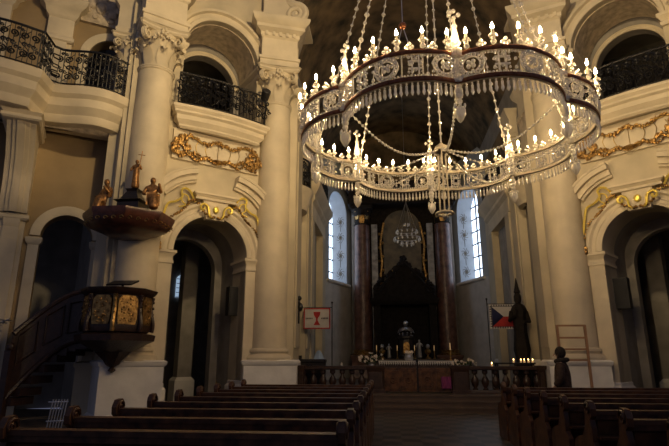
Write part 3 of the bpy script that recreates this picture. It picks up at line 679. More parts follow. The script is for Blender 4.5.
def figure(name, joints, edges, radii, m, parent=None, loc=(0, 0, 0), rz=0, sub=2):
    me = bpy.data.meshes.new(name); me.from_pydata(joints, edges, []); me.materials.append(m)
    o = link(name, me, parent, loc, rz)
    md = o.modifiers.new('skin', 'SKIN'); md.use_smooth_shade = True
    for i, r in enumerate(radii):
        v = me.skin_vertices[0].data[i]; v.radius = (r, r) if not isinstance(r, tuple) else r
        v.use_root = (i == 0)
    sd = o.modifiers.new('sub', 'SUBSURF'); sd.levels = sub; sd.render_levels = sub
    return o
def robed(name, label, loc, rz, h, m, pose='stand', arm=0, cat='statue', group=None, cross=False):
    k = h/1.7
    if pose == 'stand':
        J = [(0,0,.95),(0,.0,.6),(.02,0,.25),(.02,-.02,.03),(0,.0,1.2),(0,0,1.42),(0,0,1.52),(0,-.02,1.62),(.2,0,1.38),(.32,-.08,1.15),(.26,-.26,1.05+.4*arm),(-.2,0,1.38),(-.32,-.05,1.15),(-.2,-.22,1.1)]
    else:
        J = [(0,0,.45),(.13,-.35,.48),(.15,-.38,.2),(.15,-.42,.03),(0,.02,.75),(0,0,1.0),(0,0,1.1),(0,-.03,1.2),(.2,0,.95),(.33,-.12,.75),(.25,-.3,.8+.4*arm),(-.2,0,.95),(-.3,-.1,.7),(-.18,-.32,.62)]
        k = h/1.28
    E = [(0,1),(1,2),(2,3),(0,4),(4,5),(5,6),(6,7),(5,8),(8,9),(9,10),(5,11),(11,12),(12,13)]
    Rr = [.19,.2,.23,.26,.17,.13,.06,.1,.09,.07,.05,.09,.07,.05]
    if pose != 'stand': Rr = [.24,.18,.17,.2,.18,.14,.06,.1,.09,.07,.05,.09,.07,.05]
    J = [(x*k, y*k, z*k) for x, y, z in J]; Rr = [r*k for r in Rr]
    t = thing(name, label, cat, loc, rz, group)
    figure('body', J, E, Rr, m, t)
    g = G(); hx, hy, hz = J[7]; g.sphere((hx, hy, hz+.04*k), .105*k, 10, 8, sz=1.2); g.obj('hair', m, t)
    if cross:
        g = G(); a = Vector(J[10]); g.tube([a+Vector((0, 0, -.4*k)), a+Vector((.12*k, 0, .75*k))], .022*k, 6); g.tube([a+Vector((-.1*k, 0, .55*k)), a+Vector((.3*k, 0, .48*k))], .022*k, 6); g.obj('cross', m, t)
    return t
for x, z, h, lab in ((-.93, 1.51, .75, 'small pale statue on the high altar, left of the tabernacle'), (.70, 1.51, .95, 'pale winged-looking figure on the high altar, right of the tabernacle')):
    robed('statuette', lab, (x, 28.7, z), 0, h, mat('grey_silver_statue', (.35, .35, .36), .5), 'stand', .6, group='altar statuettes')
for x, lab in ((-1.3, 'reliquary bust at the left end of the high altar'), (1.15, 'reliquary bust at the right end of the high altar')):
    t = thing('reliquary_bust', lab, 'bust', (x, 28.7, 1.51))
    g = G(); g.lathe([(.16, 0), (.14, .06), (.05, .12), (.05, .2), (.16, .3), (.18, .42), (.08, .5), (.05, .54)], 14); g.obj('torso', DGOLD, t)
    g = G(); g.sphere((0, 0, .64), .11, 10, 8, sz=1.2); g.obj('head', SILVER, t)
def candlestick(loc, h, label, lit=False, m=None, group=None):
    t = thing('candlestick', label, 'candlestick', loc, 0, group)
    g = G(); g.lathe([(.10*h, 0), (.11*h, .03*h), (.03*h, .10*h), (.05*h, .2*h), (.02*h, .3*h), (.03*h, .5*h), (.02*h, .55*h), (.07*h, .6*h), (.02*h, .62*h)], 12); g.obj('stem', m or DGOLD, t)
    g = G(); g.lathe([(.025*h, .6*h), (.025*h, .98*h), (.004, h)], 10); g.obj('candle', WAX, t)
    if lit: g = G(); g.sphere((0, 0, h*1.04), .02, 8, 6, sz=2); g.obj('flame', FLAME, t)
    return t
for x, lb in ((-.5, 'just left of the tabernacle'), (.42, 'just right of the tabernacle'), (1.45, 'at its far right end'), (-1.6, 'at its far left end')): candlestick((x, 28.3, 1.51), .7, 'gilt candlestick on the dim high altar, '+lb, False, None, 'high altar candlesticks')

# chancel hanging chandelier
t = thing('hanging_lamp', 'small crystal chandelier hanging in the chancel before the painting', 'chandelier', (.05, 24, 7.0))
g = G(); g.tube([(0, 0, 8.85), (0, 0, 1.9)], .012, 5)
for k in range(6): a = k*PI/3; g.tube([(0, 0, 1.9), (.48*math.cos(a), .48*math.sin(a), .45)], .012, 5)
g.obj('chains', SILVER, t)
g = G()
for rr, z in ((.5, .45), (.62, .1), (.3, -.12)): g.tube([(rr*math.cos(i*PI/12), rr*math.sin(i*PI/12), z) for i in range(24)], .015, 5, True)
g.obj('hoops', SILVER, t)
for rr, z, n in ((.5, .38, 12), (.62, .02, 16), (.3, -.2, 8), (.12, .75, 6)):
    for i in range(n): a = 2*PI*i/n; g = G(); g.sphere((rr*math.cos(a), rr*math.sin(a), z), .045, 6, 5, sz=1.8); g.obj('crystal_drop', CRYST, t)

# ------------------------------------------------------------------ people's altar, flowers, things in the chancel
t = thing('altar_table', 'free-standing altar table under white lace cloth behind the rail gate', 'altar', (.02, 19.2, .45))
g = G(); g.box(-1.3, 1.3, -.4, .4, .0, .98); g.stack(rect(-1.34, 1.34, -.44, .44), [(0, .94), (.03, .96), (.03, 1.0), (0, 1.0)]); g.obj('table', WOOD2, t)
g = G(); g.box(-1.36, 1.36, -.48, .46, 1.003, 1.02)
n = 34
for i in range(n):
    x0 = -1.36+2.72*i/n; x1 = x0+2.72/n; xm = (x0+x1)/2
    g.add([(x0, -.48, 1.01), (x1, -.48, 1.01), (xm, -.485, .86), (x0, -.475, 1.01), (x1, -.475, 1.01), (xm, -.478, .86)], [(0, 1, 2), (5, 4, 3), (0, 2, 5, 3), (1, 4, 5, 2)])
for i in range(n*2): g.sphere((-1.36+2.72*(i+.5)/(2*n), -.49, .97-.045*(i % 2)), .018, 5, 4)
g.obj('lace_cloth', CLOTHW, t)
def bouquet(loc, w_, h, label, n=40, seed=1):
    rnd = random.Random(seed); t = thing('flower_arrangement', label, 'flowers', loc, 0, None)
    g = G(); g.lathe([(.08, 0), (.14, .02), (.16, .12), (.12, .2), (.15, .26)], 14); g.obj('vase', SILVER, t)
    g = G()
    for i in range(n):
        a = rnd.uniform(0, 2*PI); r = rnd.random()**.6*w_; z = .25+rnd.uniform(.1, 1)*h*(1-.4*r/w_)
        p = Vector((r*math.cos(a), r*math.sin(a)*.6, z)); g.tube([(0, 0, .2), p*.6+Vector((0, 0, .05)), p], .006, 4)
        g.leaf((p.x*.8, p.y*.8, z-.1), (math.cos(a), math.sin(a)), .12, .05)
    o = g.obj('leaves', LEAFG, t)
    rnd = random.Random(seed)
    for i in range(n):
        a = rnd.uniform(0, 2*PI); r = rnd.random()**.6*w_; z = .25+rnd.uniform(.1, 1)*h*(1-.4*r/w_); g = G(); R = .022+.018*((i*7) % 5)/4
        p = (r*math.cos(a), r*math.sin(a)*.6, z)
        for k in range(5): q = k*2*PI/5; g.sphere((p[0]+R*.7*math.cos(q), p[1]-.01, p[2]+R*.7*math.sin(q)), R*.55, 6, 4)
        g.obj('blossom', PETAL, t)
bouquet((-1.58, 18.7, 1.15), .45, .42, 'large bouquet of pale blossoms on a stand left of the lace altar', 44, 1)
bouquet((1.62, 18.7, 1.05), .42, .30, 'lower bouquet of pale blossoms on a stand right of the lace altar', 34, 2)
bouquet((-.25, 19.2, 1.47), .16, .10, 'small white posy lying on the middle of the lace altar', 14, 4)
for x, h_, lab in ((-1.58, .70, 'slim dark pedestal under the left bouquet'), (1.62, .60, 'slim dark pedestal under the right bouquet')):
    t = thing('flower_stand', lab, 'stand', (x, 18.7, .45)); g = G(); g.lathe([(.2, 0), (.2, .04), (.05, .1), (.04, h_-.08), (.18, h_-.03), (.18, h_)], 14); g.obj('pillar', WOOD2, t)
candlestick((1.22, 19.1, 1.47), .62, 'gilt candlestick with tall cream candle on the right end of the lace altar')
# communion rail
t = thing('communion_rail', 'dark carved communion rail with vase balusters and central gate', 'railing', (0, 17.65, .45))
for x0, x1 in ((-3.98, -1.72), (1.62, 3.9)):
    g = G(); g.stack(rect(x0, x1, -.14, .14), [(0, .74), (.03, .76), (.03, .80), (.0, .82), (0, .86)]); g.obj('top_rail', WOOD2, t)
    g = G(); g.stack(rect(x0, x1, -.14, .14), [(.02, 0), (.02, .09), (0, .12)]); g.obj('bottom_rail', WOOD2, t)
    k = 7
    for i in range(k):
        x = x0+(x1-x0)*(i+.5)/k
        g = G(); g.lathe([(.09, .12), (.09, .16), (.05, .19), (.10, .28), (.125, .38), (.10, .48), (.045, .56), (.045, .6), (.09, .64), (.09, .74)], 14, (x, 0, 0)); g.obj('baluster', WOOD2, t)
for x in (-1.42, 1.32, -3.9, 3.85):
    g = G(); wd = .27 if abs(x) < 2 else .12; g.stack(rect(x-wd, x+wd, -.17, .17), [(.03, 0), (.03, .1), (0, .13), (0, .74), (.04, .8), (.04, .88)]); g.box(x-wd+.06, x+wd-.06, -.19, -.17, .2, .68); g.obj('pier', WOOD2, t)
for q in (-1, 1):
    a, b = sorted((-.05, -.05+q*1.1)); g = G(); g.box(a+.02, b-.02, -.04, .04, .06, .80)
    for j in range(2):
        xx = a+.3+.5*j; g.plate(rect(xx-.2, xx+.2, .14, .72), [rect(xx-.15, xx+.15, .2, .66)], -.07, -.04)
        g.spiral((xx, -.06, .43), .12, 1.4, 0, q, .018, 5)
    g.obj('gate_leaf', WOOD, t)
g = G(); g.box(-.08, -.02, -.06, .0, .05, 1.0); g.lathe([(.04, 1.0), (.05, 1.05), (.02, 1.1), (.018, 1.45), (.004, 1.5)], 8, (-.05, -.03, 0)); g.obj('gate_post', IRON, t)
t = thing('purple_sash', 'small purple cloth hanging on the right leaf of the rail gate', 'cloth', (.86, 17.52, .62))
g = G(); n = 10; g.add([(-.16+.32*i/n, -.03*math.sin(i*1.6), z) for z in (.0, .36) for i in range(n+1)], [(i, i+1, n+2+i, n+1+i) for i in range(n)]); g.add([(-.16+.32*i/n, .012-.03*math.sin(i*1.6), z) for z in (.0, .36) for i in range(n+1)], [(n+1+i, n+2+i, i+1, i) for i in range(n)]); g.obj('cloth', PURPLE, t)

# banners
def banner(x, y, zc, w_, h, label, kind):
    t = thing('banner', label, 'banner', (x, y, .45)); z = zc-.45; px = w_/2+.06 if kind == 'chalice' else -w_/2-.06
    g = G(); g.tube([(px, .02, 0), (px, .02, z+h/2+.18)], .018, 8); g.sphere((px, .02, z+h/2+.2), .04, 8, 6); g.lathe([(.22, 0), (.2, .04), (.03, .08)], 14, (px, .02, 0)); g.tube([(-w_/2-.08, .02, z+h/2+.02), (w_/2+.08, .02, z+h/2+.02)], .014, 6); g.obj('pole', BLACKW, t)
    def cloth(x0, x1, z0, z1, m, dy, nm, par):
        g = G(); N = 16; top = []; vs = []
        for zz in (z0, z1):
            for d in (0, .012):
                for i in range(N+1):
                    xx = x0+(x1-x0)*i/N; vs.append((xx, dy+d+.02*math.sin(xx*9), zz))
        k = N+1; fs = [(i, i+1, 2*k+i+1, 2*k+i) for i in range(N)]+[(k+i+1, k+i, 3*k+i, 3*k+i+1) for i in range(N)]+[(i, k+i, k+i+1, i+1) for i in range(N)]+[(2*k+i, 2*k+i+1, 3*k+i+1, 3*k+i) for i in range(N)]
        fs += [(0, 2*k, 3*k, k), (N, k+N, 3*k+N, 2*k+N)]
        g.add(vs, fs); return g.obj(nm, m, par)
    b = w_*.045; wv = lambda xx: .02*math.sin(xx*9)
    if kind == 'chalice':
        c = cloth(-w_/2, w_/2, z-h/2, z+h/2, CLOTHW, 0, 'cloth', t)
        for a0, a1, c0, c1 in ((-w_/2, w_/2, z+h/2-b, z+h/2), (-w_/2, w_/2, z-h/2, z-h/2+b), (-w_/2, -w_/2+b, z-h/2, z+h/2), (w_/2-b, w_/2, z-h/2, z+h/2)): cloth(a0, a1, c0, c1, RED, -.008, 'border', c)
        g = G(); g.plate([(-.13, .24), (.13, .24), (.11, .12), (.03, .0), (.03, -.08), (.12, -.24), (-.12, -.24), (-.03, -.08), (-.03, 0), (-.11, .12)], [], -.036, -.015); g.v = [(x, y_, zz+z) for x, y_, zz in g.v]; g.obj('chalice_emblem', RED, c)
        g = G()
        for q in (-1, 1):
            for i in range(5): g.box(q*(.18+.055*i)-.016, q*(.18+.055*i)+.016, -.032, -.012, z-.02, z+.03)
        g.obj('lettering', mat('faded_ink', (.10, .08, .08), .8), c)
    else:
        c = cloth(-w_/2, w_/2, z-h/2, z+h/2, BLACKW, 0, 'cloth', t); bb = w_*.085
        i0, i1, j0, j1 = -w_/2+bb, w_/2-bb, z-h/2+bb, z+h/2-bb; jm = (j0+j1)/2
        cloth(i0, i1, jm, j1, CLOTHW, -.009, 'white_stripe', c); cloth(i0, i1, j0, jm, RED, -.009, 'red_stripe', c)
        N = 8; vs = []
        for i in range(N+1):
            f = i/N; xx = i0+(i1-i0)*.5*f; hh = (j1-j0)/2*(1-f)
            vs += [(xx, -.022+wv(xx), jm-hh), (xx, -.022+wv(xx), jm+hh)]
        g = G(); g.add(vs, [(2*i, 2*i+2, 2*i+3, 2*i+1) for i in range(N)]); o = g.obj('blue_wedge', NAVY, c)
        o.modifiers.new('thick', 'SOLIDIFY').thickness = .004
        g = G(); s_ = bb*1.0
        def tri(p, q, r):
            y_ = -.016; g.add([(a, y_+wv(a), b_) for a, b_ in (p, q, r)]+[(a, y_+.012+wv(a), b_) for a, b_ in (p, q, r)], [(0, 1, 2), (5, 4, 3), (0, 3, 4, 1), (1, 4, 5, 2), (2, 5, 3, 0)])
        nx = int(w_/s_); 
        for i in range(nx):
            xx = -w_/2+w_*i/nx; e = w_/nx
            tri((xx, z+h/2), (xx+e, z+h/2), (xx+e/2, z+h/2-bb*.95)); tri((xx, z-h/2), (xx+e, z-h/2), (xx+e/2, z-h/2+bb*.95))
        nz = int(h/s_)
        for i in range(nz):
            zz = z-h/2+h*i/nz; e = h/nz
            tri((-w_/2, zz), (-w_/2, zz+e), (-w_/2+bb*.95, zz+e/2)); tri((w_/2, zz), (w_/2, zz+e), (w_/2-bb*.95, zz+e/2))
        g.obj('triangle_border', CLOTHW, c)
banner(-3.58, 19.0, 2.98, 1.0, .76, 'white banner with red border and red chalice on a pole, left of the altar', 'chalice')
banner(3.14, 19.0, 3.0, .96, .86, 'flag with blue wedge, white and red stripes and triangle border, right of the altar', 'flag')
# tall dark draped figure
t = thing('draped_statue', 'tall black draped figure with pointed top beside the flag', 'statue', (3.66, 18.9, .45))
g = G(); g.lathe([(.30, 0), (.30, .9), (.22, .98), (.22, 1.1), (.27, 1.4), (.21, 2.0), (.23, 2.5), (.27, 2.75), (.20, 2.92), (.09, 3.0), (.12, 3.12), (.12, 3.26), (.08, 3.36), (.11, 3.40), (.06, 3.62), (.015, 3.9)], 20, lobes=5, la=.12); g.obj('drapery', ALTW, t)
g = G(); g.tube([(-.24, 0, 2.7), (-.34, -.1, 2.4), (-.2, -.28, 2.55), (-.14, -.3, 2.75)], [.09, .08, .06, .04], 8); g.tube([(.24, 0, 2.7), (.30, -.1, 2.35), (.1, -.26, 2.35)], [.09, .08, .05], 8); g.obj('arms', ALTW, t)
# candle table
t = thing('side_table', 'low dark table with votive candles behind the right rail', 'table', (3.3, 18.25, .45))
g = G(); g.box(-.75, .55, -.2, .2, .92, .97); g.obj('table_top', BLACKW, t)
for x in (-.68, .48):
    for y_ in (-.15, .15): g = G(); g.box(x-.03, x+.03, y_-.03, y_+.03, 0, .92); g.obj('leg', BLACKW, t)
for x, y_, z, lab in ((3.42, 18.2, 1.42, 'leftmost of the close row of four glowing votive candles by the black figure'), (3.53, 18.2, 1.42, 'second from the left in the row of four glowing votive candles'), (3.66, 18.2, 1.42, 'third from the left in the row of four glowing votive candles'), (3.80, 18.2, 1.42, 'rightmost of the close row of four glowing votive candles by the black figure'), (3.18, 18.2, 1.42, 'votive candle set apart, left of the row of four on the low table'), (2.35, 17.62, 1.31, 'single votive candle standing alone on the rail under the flag')):
    t = thing('votive_candle', lab, 'candle', (x, y_, z), 0, 'votive candles' if y_ > 18 else None)
    g = G(); g.lathe([(.035, 0), (.035, .07), (.03, .075)], 10); g.obj('wax', WAX, t)
    g = G(); g.sphere((0, 0, .10), .014, 6, 5, sz=1.8); g.obj('flame', FLAME, t)
# left side small things
t = thing('dark_chest', 'low dark instrument case behind the left rail under the chalice banner', 'case', (-3.6, 18.3, .45))
g = G(); g.stack(rect(-.48, .42, -.2, .2), [(0, 0), (0, .95), (.03, .98), (.03, 1.05), (0, 1.08)]); g.obj('body', BLACKW, t)
g = G(); g.box(-.52, -.40, -.18, -.0, 1.08, 1.2); g.obj('clasp', BLACKW, t)
t = thing('blue_cloth', 'crumpled pale blue cloth on the dark case behind the left rail', 'cloth', (-3.42, 18.32, 1.53))
g = G(); g.lathe([(.17, 0), (.15, .08), (.10, .2), (.06, .27), (.0, .3)], 14, lobes=5, la=.15); g.obj('folds', BLUECL, t)
t = thing('white_cup', 'small white cup on the rail under the chalice banner', 'cup', (-2.55, 17.62, 1.31)); g = G(); g.lathe([(.03, 0), (.045, .1), (.04, .1), (.026, .01)], 12); g.obj('bowl', CLOTHW, t)
t = thing('wall_lamp', 'narrow black fitting with figurine shape on the pilaster left of the chalice banner', 'lamp', (-4.03, 17.45, 3.1))
g = G(); g.box(-.04, .06, -.05, .05, -.4, .35); g.sphere((.04, -.02, .45), .09, 8, 6); g.sphere((.08, -.02, .15), .1, 8, 6, sz=1.5); g.obj('body', IRON, t)

# ------------------------------------------------------------------ pews
def pew(L, loc, label, group):
    t = thing('pew', label, 'pew', loc, 0, group)
    g = G()
    pr = [(.0, .35), (-.10, .98), (-.065, .985), (.04, .35)]; n = 4
    g.add([(x, y, z) for x in (.05, L-.05) for y, z in pr], [(0, 1, 2, 3), (7, 6, 5, 4)]+[(i, (i+1) % 4, (i+1) % 4+4, i+4) for i in range(4)]); g.obj('backrest', WOOD, t)
    g = G()
    for i in range(max(2, int(L/.8))):
        k = int(L/.8); x0 = .1+(L-.2)*i/k; x1 = .1+(L-.2)*(i+1)/k-.08
        g.add([(x, -.115*((z-.35)/.63)-.012+y, z) for z in (.45, .88) for x in (x0, x1) for y in (0, .02)], [(0, 2, 6, 4), (0, 1, 3, 2), (4, 6, 7, 5), (0, 4, 5, 1), (2, 3, 7, 6)])
    g.obj('back_panel', WOOD, t)
    g = G(); g.box(.03, L-.03, -.16, -.02, .955, 1.0); g.box(.03, L-.03, -.14, -.11, .90, .955); g.obj('top_rail', WOOD, t)
    g = G(); g.box(.05, L-.05, 0, .44, .43, .47); g.obj('seat', WOOD, t)
    g = G(); g.box(.05, L-.05, -.30, -.02, .70, .725); g.box(.05, L-.05, -.04, -.02, .05, .4); g.obj('book_ledge', WOOD, t)
    for x in (0, L-.06):
        g = G(); pts = [(-.30, 0), (.46, 0), (.46, .5), (.40, .62), (.30, .66), (.12, .70), (.02, .82), (-.02, .98), (-.02, 1.06), (-.08, 1.11), (-.17, 1.10), (-.22, 1.02), (-.21, .94), (-.15, .9), (-.19, .8), (-.18, .66), (-.27, .58), (-.30, .4)]
        loops = [Vector((a, b, 0)) for a, b in pts]; tr = tessellate_polygon([loops]); n = len(pts)
        g.add([(x+d, a, b) for d in (0, .06) for a, b in pts], [tuple(q) for q in tr]+[tuple(i+n for i in reversed(q)) for q in tr]+[(i, (i+1) % n, (i+1) % n+n, i+n) for i in range(n)])
        e = g.obj('bench_end', WOOD, t)
        for d in (-.004, .064):
            g = G(); g.spiral((x+d, -.12, 1.015), .075, 1.6, 0, 1, .016, 5, plane='yz'); g.obj('scroll', WOOD, e)
    return t
ordn = ['frontmost', 'second from the front', 'third from the front', 'fourth from the front', 'fifth from the front', 'sixth from the front', 'seventh from the front', 'eighth from the front', 'ninth from the front', 'nearest the camera']
root = pew(2.95, (-4.3, 11.95, 0), 'dark wooden pew in the left block, frontmost', 'pews left of the aisle')
for i in range(1, 9): dup(root, (-4.3, 11.95-.93*i, 0), None, 'dark wooden pew in the left block, %s' % (ordn[i]))
root = pew(3.5, (1.3, 11.35, 0), 'dark wooden pew in the right block, frontmost', 'pews right of the aisle'); root['group'] = 'pews right of the aisle'
for i in range(1, 9): dup(root, (1.3, 11.35-.93*i, 0), None, 'dark wooden pew in the right block, %s' % (ordn[i]))

# ------------------------------------------------------------------ wooden rack and the person
t = thing('wooden_rack', 'tall open wooden ladder-like frame leaning in front of the right column', 'rack', (3.93, 14.6, 0))
for x in (-.36, .36): g = G(); g.box(x-.03, x+.03, -.03, .03, 0, 2.44); g.obj('upright', RACKW, t)
for z in (2.42, 2.1, 1.8, 1.52, .5): g = G(); g.box(-.36, .36, -.02, .02, z-.025, z+.025); g.obj('rung', RACKW, t)
g = G(); g.box(-.36, -.30, -.03, .6, 0, .05); g.box(.30, .36, -.03, .35, 0, .05); g.obj('foot', RACKW, t)
def person(loc, rz):
    t = thing('person', 'person in dark hooded coat standing behind the front right pews by the wooden rack', 'person', loc, rz)
    J = [(0,0,.98),(0,.01,1.18),(0,.03,1.42),(0,.0,1.53),(0,-.03,1.64),(0,-.035,1.73),
         (.19,.02,1.42),(.27,.03,1.14),(.24,-.14,.94),(.22,-.2,.88),
         (-.19,.02,1.42),(-.27,.03,1.14),(-.24,-.14,.94),(-.22,-.2,.88),
         (.10,0,.92),(.11,-.02,.5),(.11,.02,.09),(.12,-.13,.04),
         (-.10,0,.92),(-.11,-.02,.5),(-.11,.02,.09),(-.12,-.13,.04)]
    E = [(0,1),(1,2),(2,3),(3,4),(4,5),(2,6),(6,7),(7,8),(8,9),(2,10),(10,11),(11,12),(12,13),(0,14),(14,15),(15,16),(16,17),(0,18),(18,19),(19,20),(20,21)]
    R_ = [.15,.14,.14,.055,.085,.075,.07,.05,.032,.03,.07,.05,.032,.03,.09,.06,.04,.035,.09,.06,.04,.035]
    figure('body', J, E, R_, SKIN, t)
    J = [(0,.0,.95),(0,.02,1.2),(0,.03,1.42),(0,.02,1.5),(0,0,.7),(0,0,.42),(.2,.02,1.41),(.29,.03,1.14),(.25,-.13,.96),(-.2,.02,1.41),(-.29,.03,1.14),(-.25,-.13,.96)]
    E = [(0,1),(1,2),(2,3),(0,4),(4,5),(2,6),(6,7),(7,8),(2,9),(9,10),(10,11)]
    figure('coat', J, E, [(.22,.20),(.21,.19),(.19,.16),.11,(.24,.22),(.28,.26),.11,.085,.07,.11,.085,.07], COAT, t)
    g = G(); g.tube([(.13*math.cos(a), .03+.12*math.sin(a), 1.52+.02*math.sin(a)) for a in [i*PI/8 for i in range(16)]], .055, 8, True); g.obj('fur_collar', FUR, t)
    g = G(); g.sphere((0, .02, 1.70), .122, 14, 10, sz=1.15, sy=1.0); g.v = [(x, y, z) for x, y, z in g.v]; g.tube([(.10*math.cos(a), .0+.04*math.sin(a), 1.66+.13*math.sin(a)) for a in [i*PI/8 for i in range(16)]], .03, 8, True); g.obj('fur_hat', FUR, t)
    g = G()
    g.sphere((0, -.13, 1.645), .016, 8, 6, sz=1.4)
    for q in (-1, 1): g.sphere((q*.08, -.03, 1.64), .02, 6, 5, sz=1.4)
    g.obj('nose_and_ears', SKIN, t)
    g = G()
    for q in (-1, 1): g.sphere((q*.032, -.112, 1.668), .009, 6, 5)
    g.obj('eyes', BLACK, t)
    g = G(); g.tube([(-.025, -.112, 1.605), (0, -.118, 1.602), (.025, -.112, 1.605)], .006, 5); g.obj('mouth', RED, t)
    for q in (-1, 1):
        o = Vector((q*.22, -.2, .88)); Jh = [o]; Eh = []; Rh = [.03]
        for k in range(4):
            b = o+Vector((-.03+.02*k, -.03, -.05)); i0 = len(Jh); Jh += [b, b+Vector((0, -.02, -.035-.004*(k in (1, 2)))), b+Vector((0, -.0, -.065-.006*(k in (1, 2))))]
            Eh += [(0, i0), (i0, i0+1), (i0+1, i0+2)]; Rh += [.011, .009, .008]
        i0 = len(Jh); Jh += [o+Vector((-q*.04, -.02, -.01)), o+Vector((-q*.055, -.04, -.04))]; Eh += [(0, i0), (i0, i0+1)]; Rh += [.012, .009]
        figure('hand', [tuple(v) for v in Jh], Eh, Rh, SKIN, t, sub=1)
person((2.98, 12.75, 0), math.radians(-115))

# ------------------------------------------------------------------ pulpit
PX, PY = -7.78, 12.45
t = thing('pulpit', 'dark carved pulpit with gilded panels, corbel and curving stair parapet', 'pulpit', (PX, PY, 0))
oc = circ(0, 0, .80, 8, PI/8)
g = G(); g.stack(oc, [(-.1, 2.15), (-.02, 2.2), (.02, 2.35), (-.02, 2.5), (-.06, 2.9), (-.02, 3.1)]); g.obj('basket', WOOD2, t)
g = G(); g.stack(oc, [(.0, 3.08), (.05, 3.12), (.10, 3.18), (.12, 3.24), (.0, 3.26)]); g.obj('cornice', WOOD2, t)
g = G(); g.stack(oc, [(-.5, 1.65), (-.3, 1.75), (-.05, 1.9), (.12, 1.98), (.14, 2.12), (.02, 2.16)]); g.obj('base_moulding', WOOD2, t)
g = G(); g.lathe([(.02, 1.22), (.09, 1.28), (.05, 1.35), (.16, 1.42), (.22, 1.52), (.42, 1.72)], 16, lobes=8, la=.06); g.obj('corbel', WOOD2, t)
for k in range(8):
    a0 = k*PI/4; n = Vector((math.cos(a0), math.sin(a0), 0))
    if n.y > .4 or n.x < -.8: continue
    tt = Vector((-n.y, n.x, 0)); g = G(); g.M = Matrix.Translation(n*.745) @ Matrix(((tt.x, n.x, 0, 0), (tt.y, n.y, 0, 0), (0, 0, 1, 0), (0, 0, 0, 1)))
    g.plate([(-.2, 2.36), (.2, 2.36), (.23, 2.5), (.23, 2.95), (.15, 3.05), (-.15, 3.05), (-.23, 2.95), (-.23, 2.5)], [], -.05, .035)
    rnd = random.Random(k)
    for i in range(26): g.sphere((rnd.uniform(-.17, .17), .035, rnd.uniform(2.42, 2.98)), rnd.uniform(.015, .035), 6, 4)
    g.obj('gilded_panel', DGOLD, t)
for k in range(8):
    a0 = k*PI/4+PI/8; n = Vector((math.cos(a0), math.sin(a0), 0))
    if n.y > .5: continue
    g = G(); g.tube(bez([n*.84+Vector((0, 0, 2.2)), n*.86+Vector((0, 0, 2.4)), n*.77+Vector((0, 0, 2.8)), n*.82+Vector((0, 0, 3.08))], 5), [.055]*16, 7)
    for i in range(4): g.sphere(tuple(n*.84+Vector((0, 0, 2.5+.15*i))), .035, 6, 4)
    g.obj('corner_scroll', DGOLD if k == 6 else WOOD2, t)
g = G(); g.M = Matrix.Translation((.35, -.55, 3.36)) @ Matrix.Rotation(.35, 4, 'X'); g.box(-.32, .32, -.2, .2, -.02, .02); g.M = None; g.tube([(.35, -.55, 3.24), (.35, -.55, 3.36)], .03, 6); g.obj('book_rest', BLACKW, t)
# stair
cur = bez([(-.72, -.1, 0), (-1.15, -.1, -.06), (-1.55, -.2, -.28), (-1.95, -.45, -.70), (-2.15, -.8, -1.1)], 6)
N = len(cur); g = G(); th = Vector((0, .07, 0))
vs = []
for p in cur:
    for d in (Vector((0, 0, 0)), th):
        vs += [Vector((p.x, p.y, 3.22+p.z))+d, Vector((p.x, p.y, 2.0+p.z*1.25))+d]
fs = [(0, 2, 3, 1), (4*N-4, 4*N-3, 4*N-1, 4*N-2)]
for i in range(N-1):
    a = 4*i; b = a+4; fs += [(a, b, b+1, a+1), (a+2, a+3, b+3, b+2), (a, a+2, b+2, b), (a+1, b+1, b+3, a+3)]
g.add(vs, fs); g.obj('stair_parapet', WOOD2, t)
g = G(); g.tube([Vector((p.x, p.y+.03, 3.24+p.z)) for p in cur], .07, 8); g.obj('handrail', WOOD2, t)
g = G(); g.tube([Vector((p.x, p.y+.03, 2.02+p.z*1.25)) for p in cur], .07, 8); g.obj('string_moulding', WOOD2, t)
for i0 in (2, 9, 16):
    g = G(); a, b = cur[i0], cur[i0+5]
    q = [Vector((p.x, p.y-.02, z+p.z*k)) for p, z, k in ((a, 2.25, .92), (b, 2.25, .92), (b, 3.0, .98), (a, 3.0, .98))]; g.tube(q, .025, 6, True); g.obj('panel_moulding', WOOD2, t)
for i in range(9):
    f = i/8; p = cur[min(N-1, int(f*(N-1)))]; g = G(); g.cbox((p.x, p.y+.45, 1.90+p.z*1.2), (.34, .8, .18)); g.obj('tread', WOOD2, t)
g = G(); p = cur[-1]; g.box(p.x-.10, p.x+.06, p.y-.06, p.y+.1, 0, 1.75); g.sphere((p.x, p.y, 1.82), .1, 10, 8); g.obj('newel_post', WOOD2, t)
# sounding board
t = thing('sounding_board', 'dark red-brown octagonal canopy hanging over the pulpit', 'canopy', (PX+.05, PY, 4.62))
oc = circ(0, 0, 1.08, 8, PI/8)
g = G(); g.stack(oc, [(-.62, 0), (-.5, .03), (-.35, .12), (-.12, .2), (-.02, .3), (.02, .42), (.06, .5), (.06, .58), (-.1, .62), (-.3, .66)]); g.obj('canopy', mat('red_brown_marbling', (.10, .035, .022), .3, var=.3, scale=6), t)
g = G()
for k in range(8):
    a, b = Vector((*oc[k], .42)), Vector((*oc[(k+1) % 8], .42))
    for i in range(4): p = a.lerp(b, (i+.5)/4)*1.0; g = G(); g.spiral((p.x, p.y, .30), .06, 1.0, 0, 1, .016, 5); g.obj('fringe_scroll', DGOLD, t)
g = G(); g.stack(circ(0, .1, .42, 4, PI/4), [(.1, .62), (.1, .72), (.0, .78), (0, .95), (.08, 1.0), (-.05, 1.06), (-.16, 1.3), (-.12, 1.36), (-.2, 1.38)]); g.obj('plinth', BLACKW, t)
GIL = mat('gilded_wood_statue', (.34, .17, .06), .4, metal=.6, var=.35, scale=14)
robed('statue', 'gilded standing figure raising a cross on top of the pulpit canopy', (PX+.05, PY+.1, 6.0), 0, .82, GIL, 'stand', 1, group=None, cross=True)
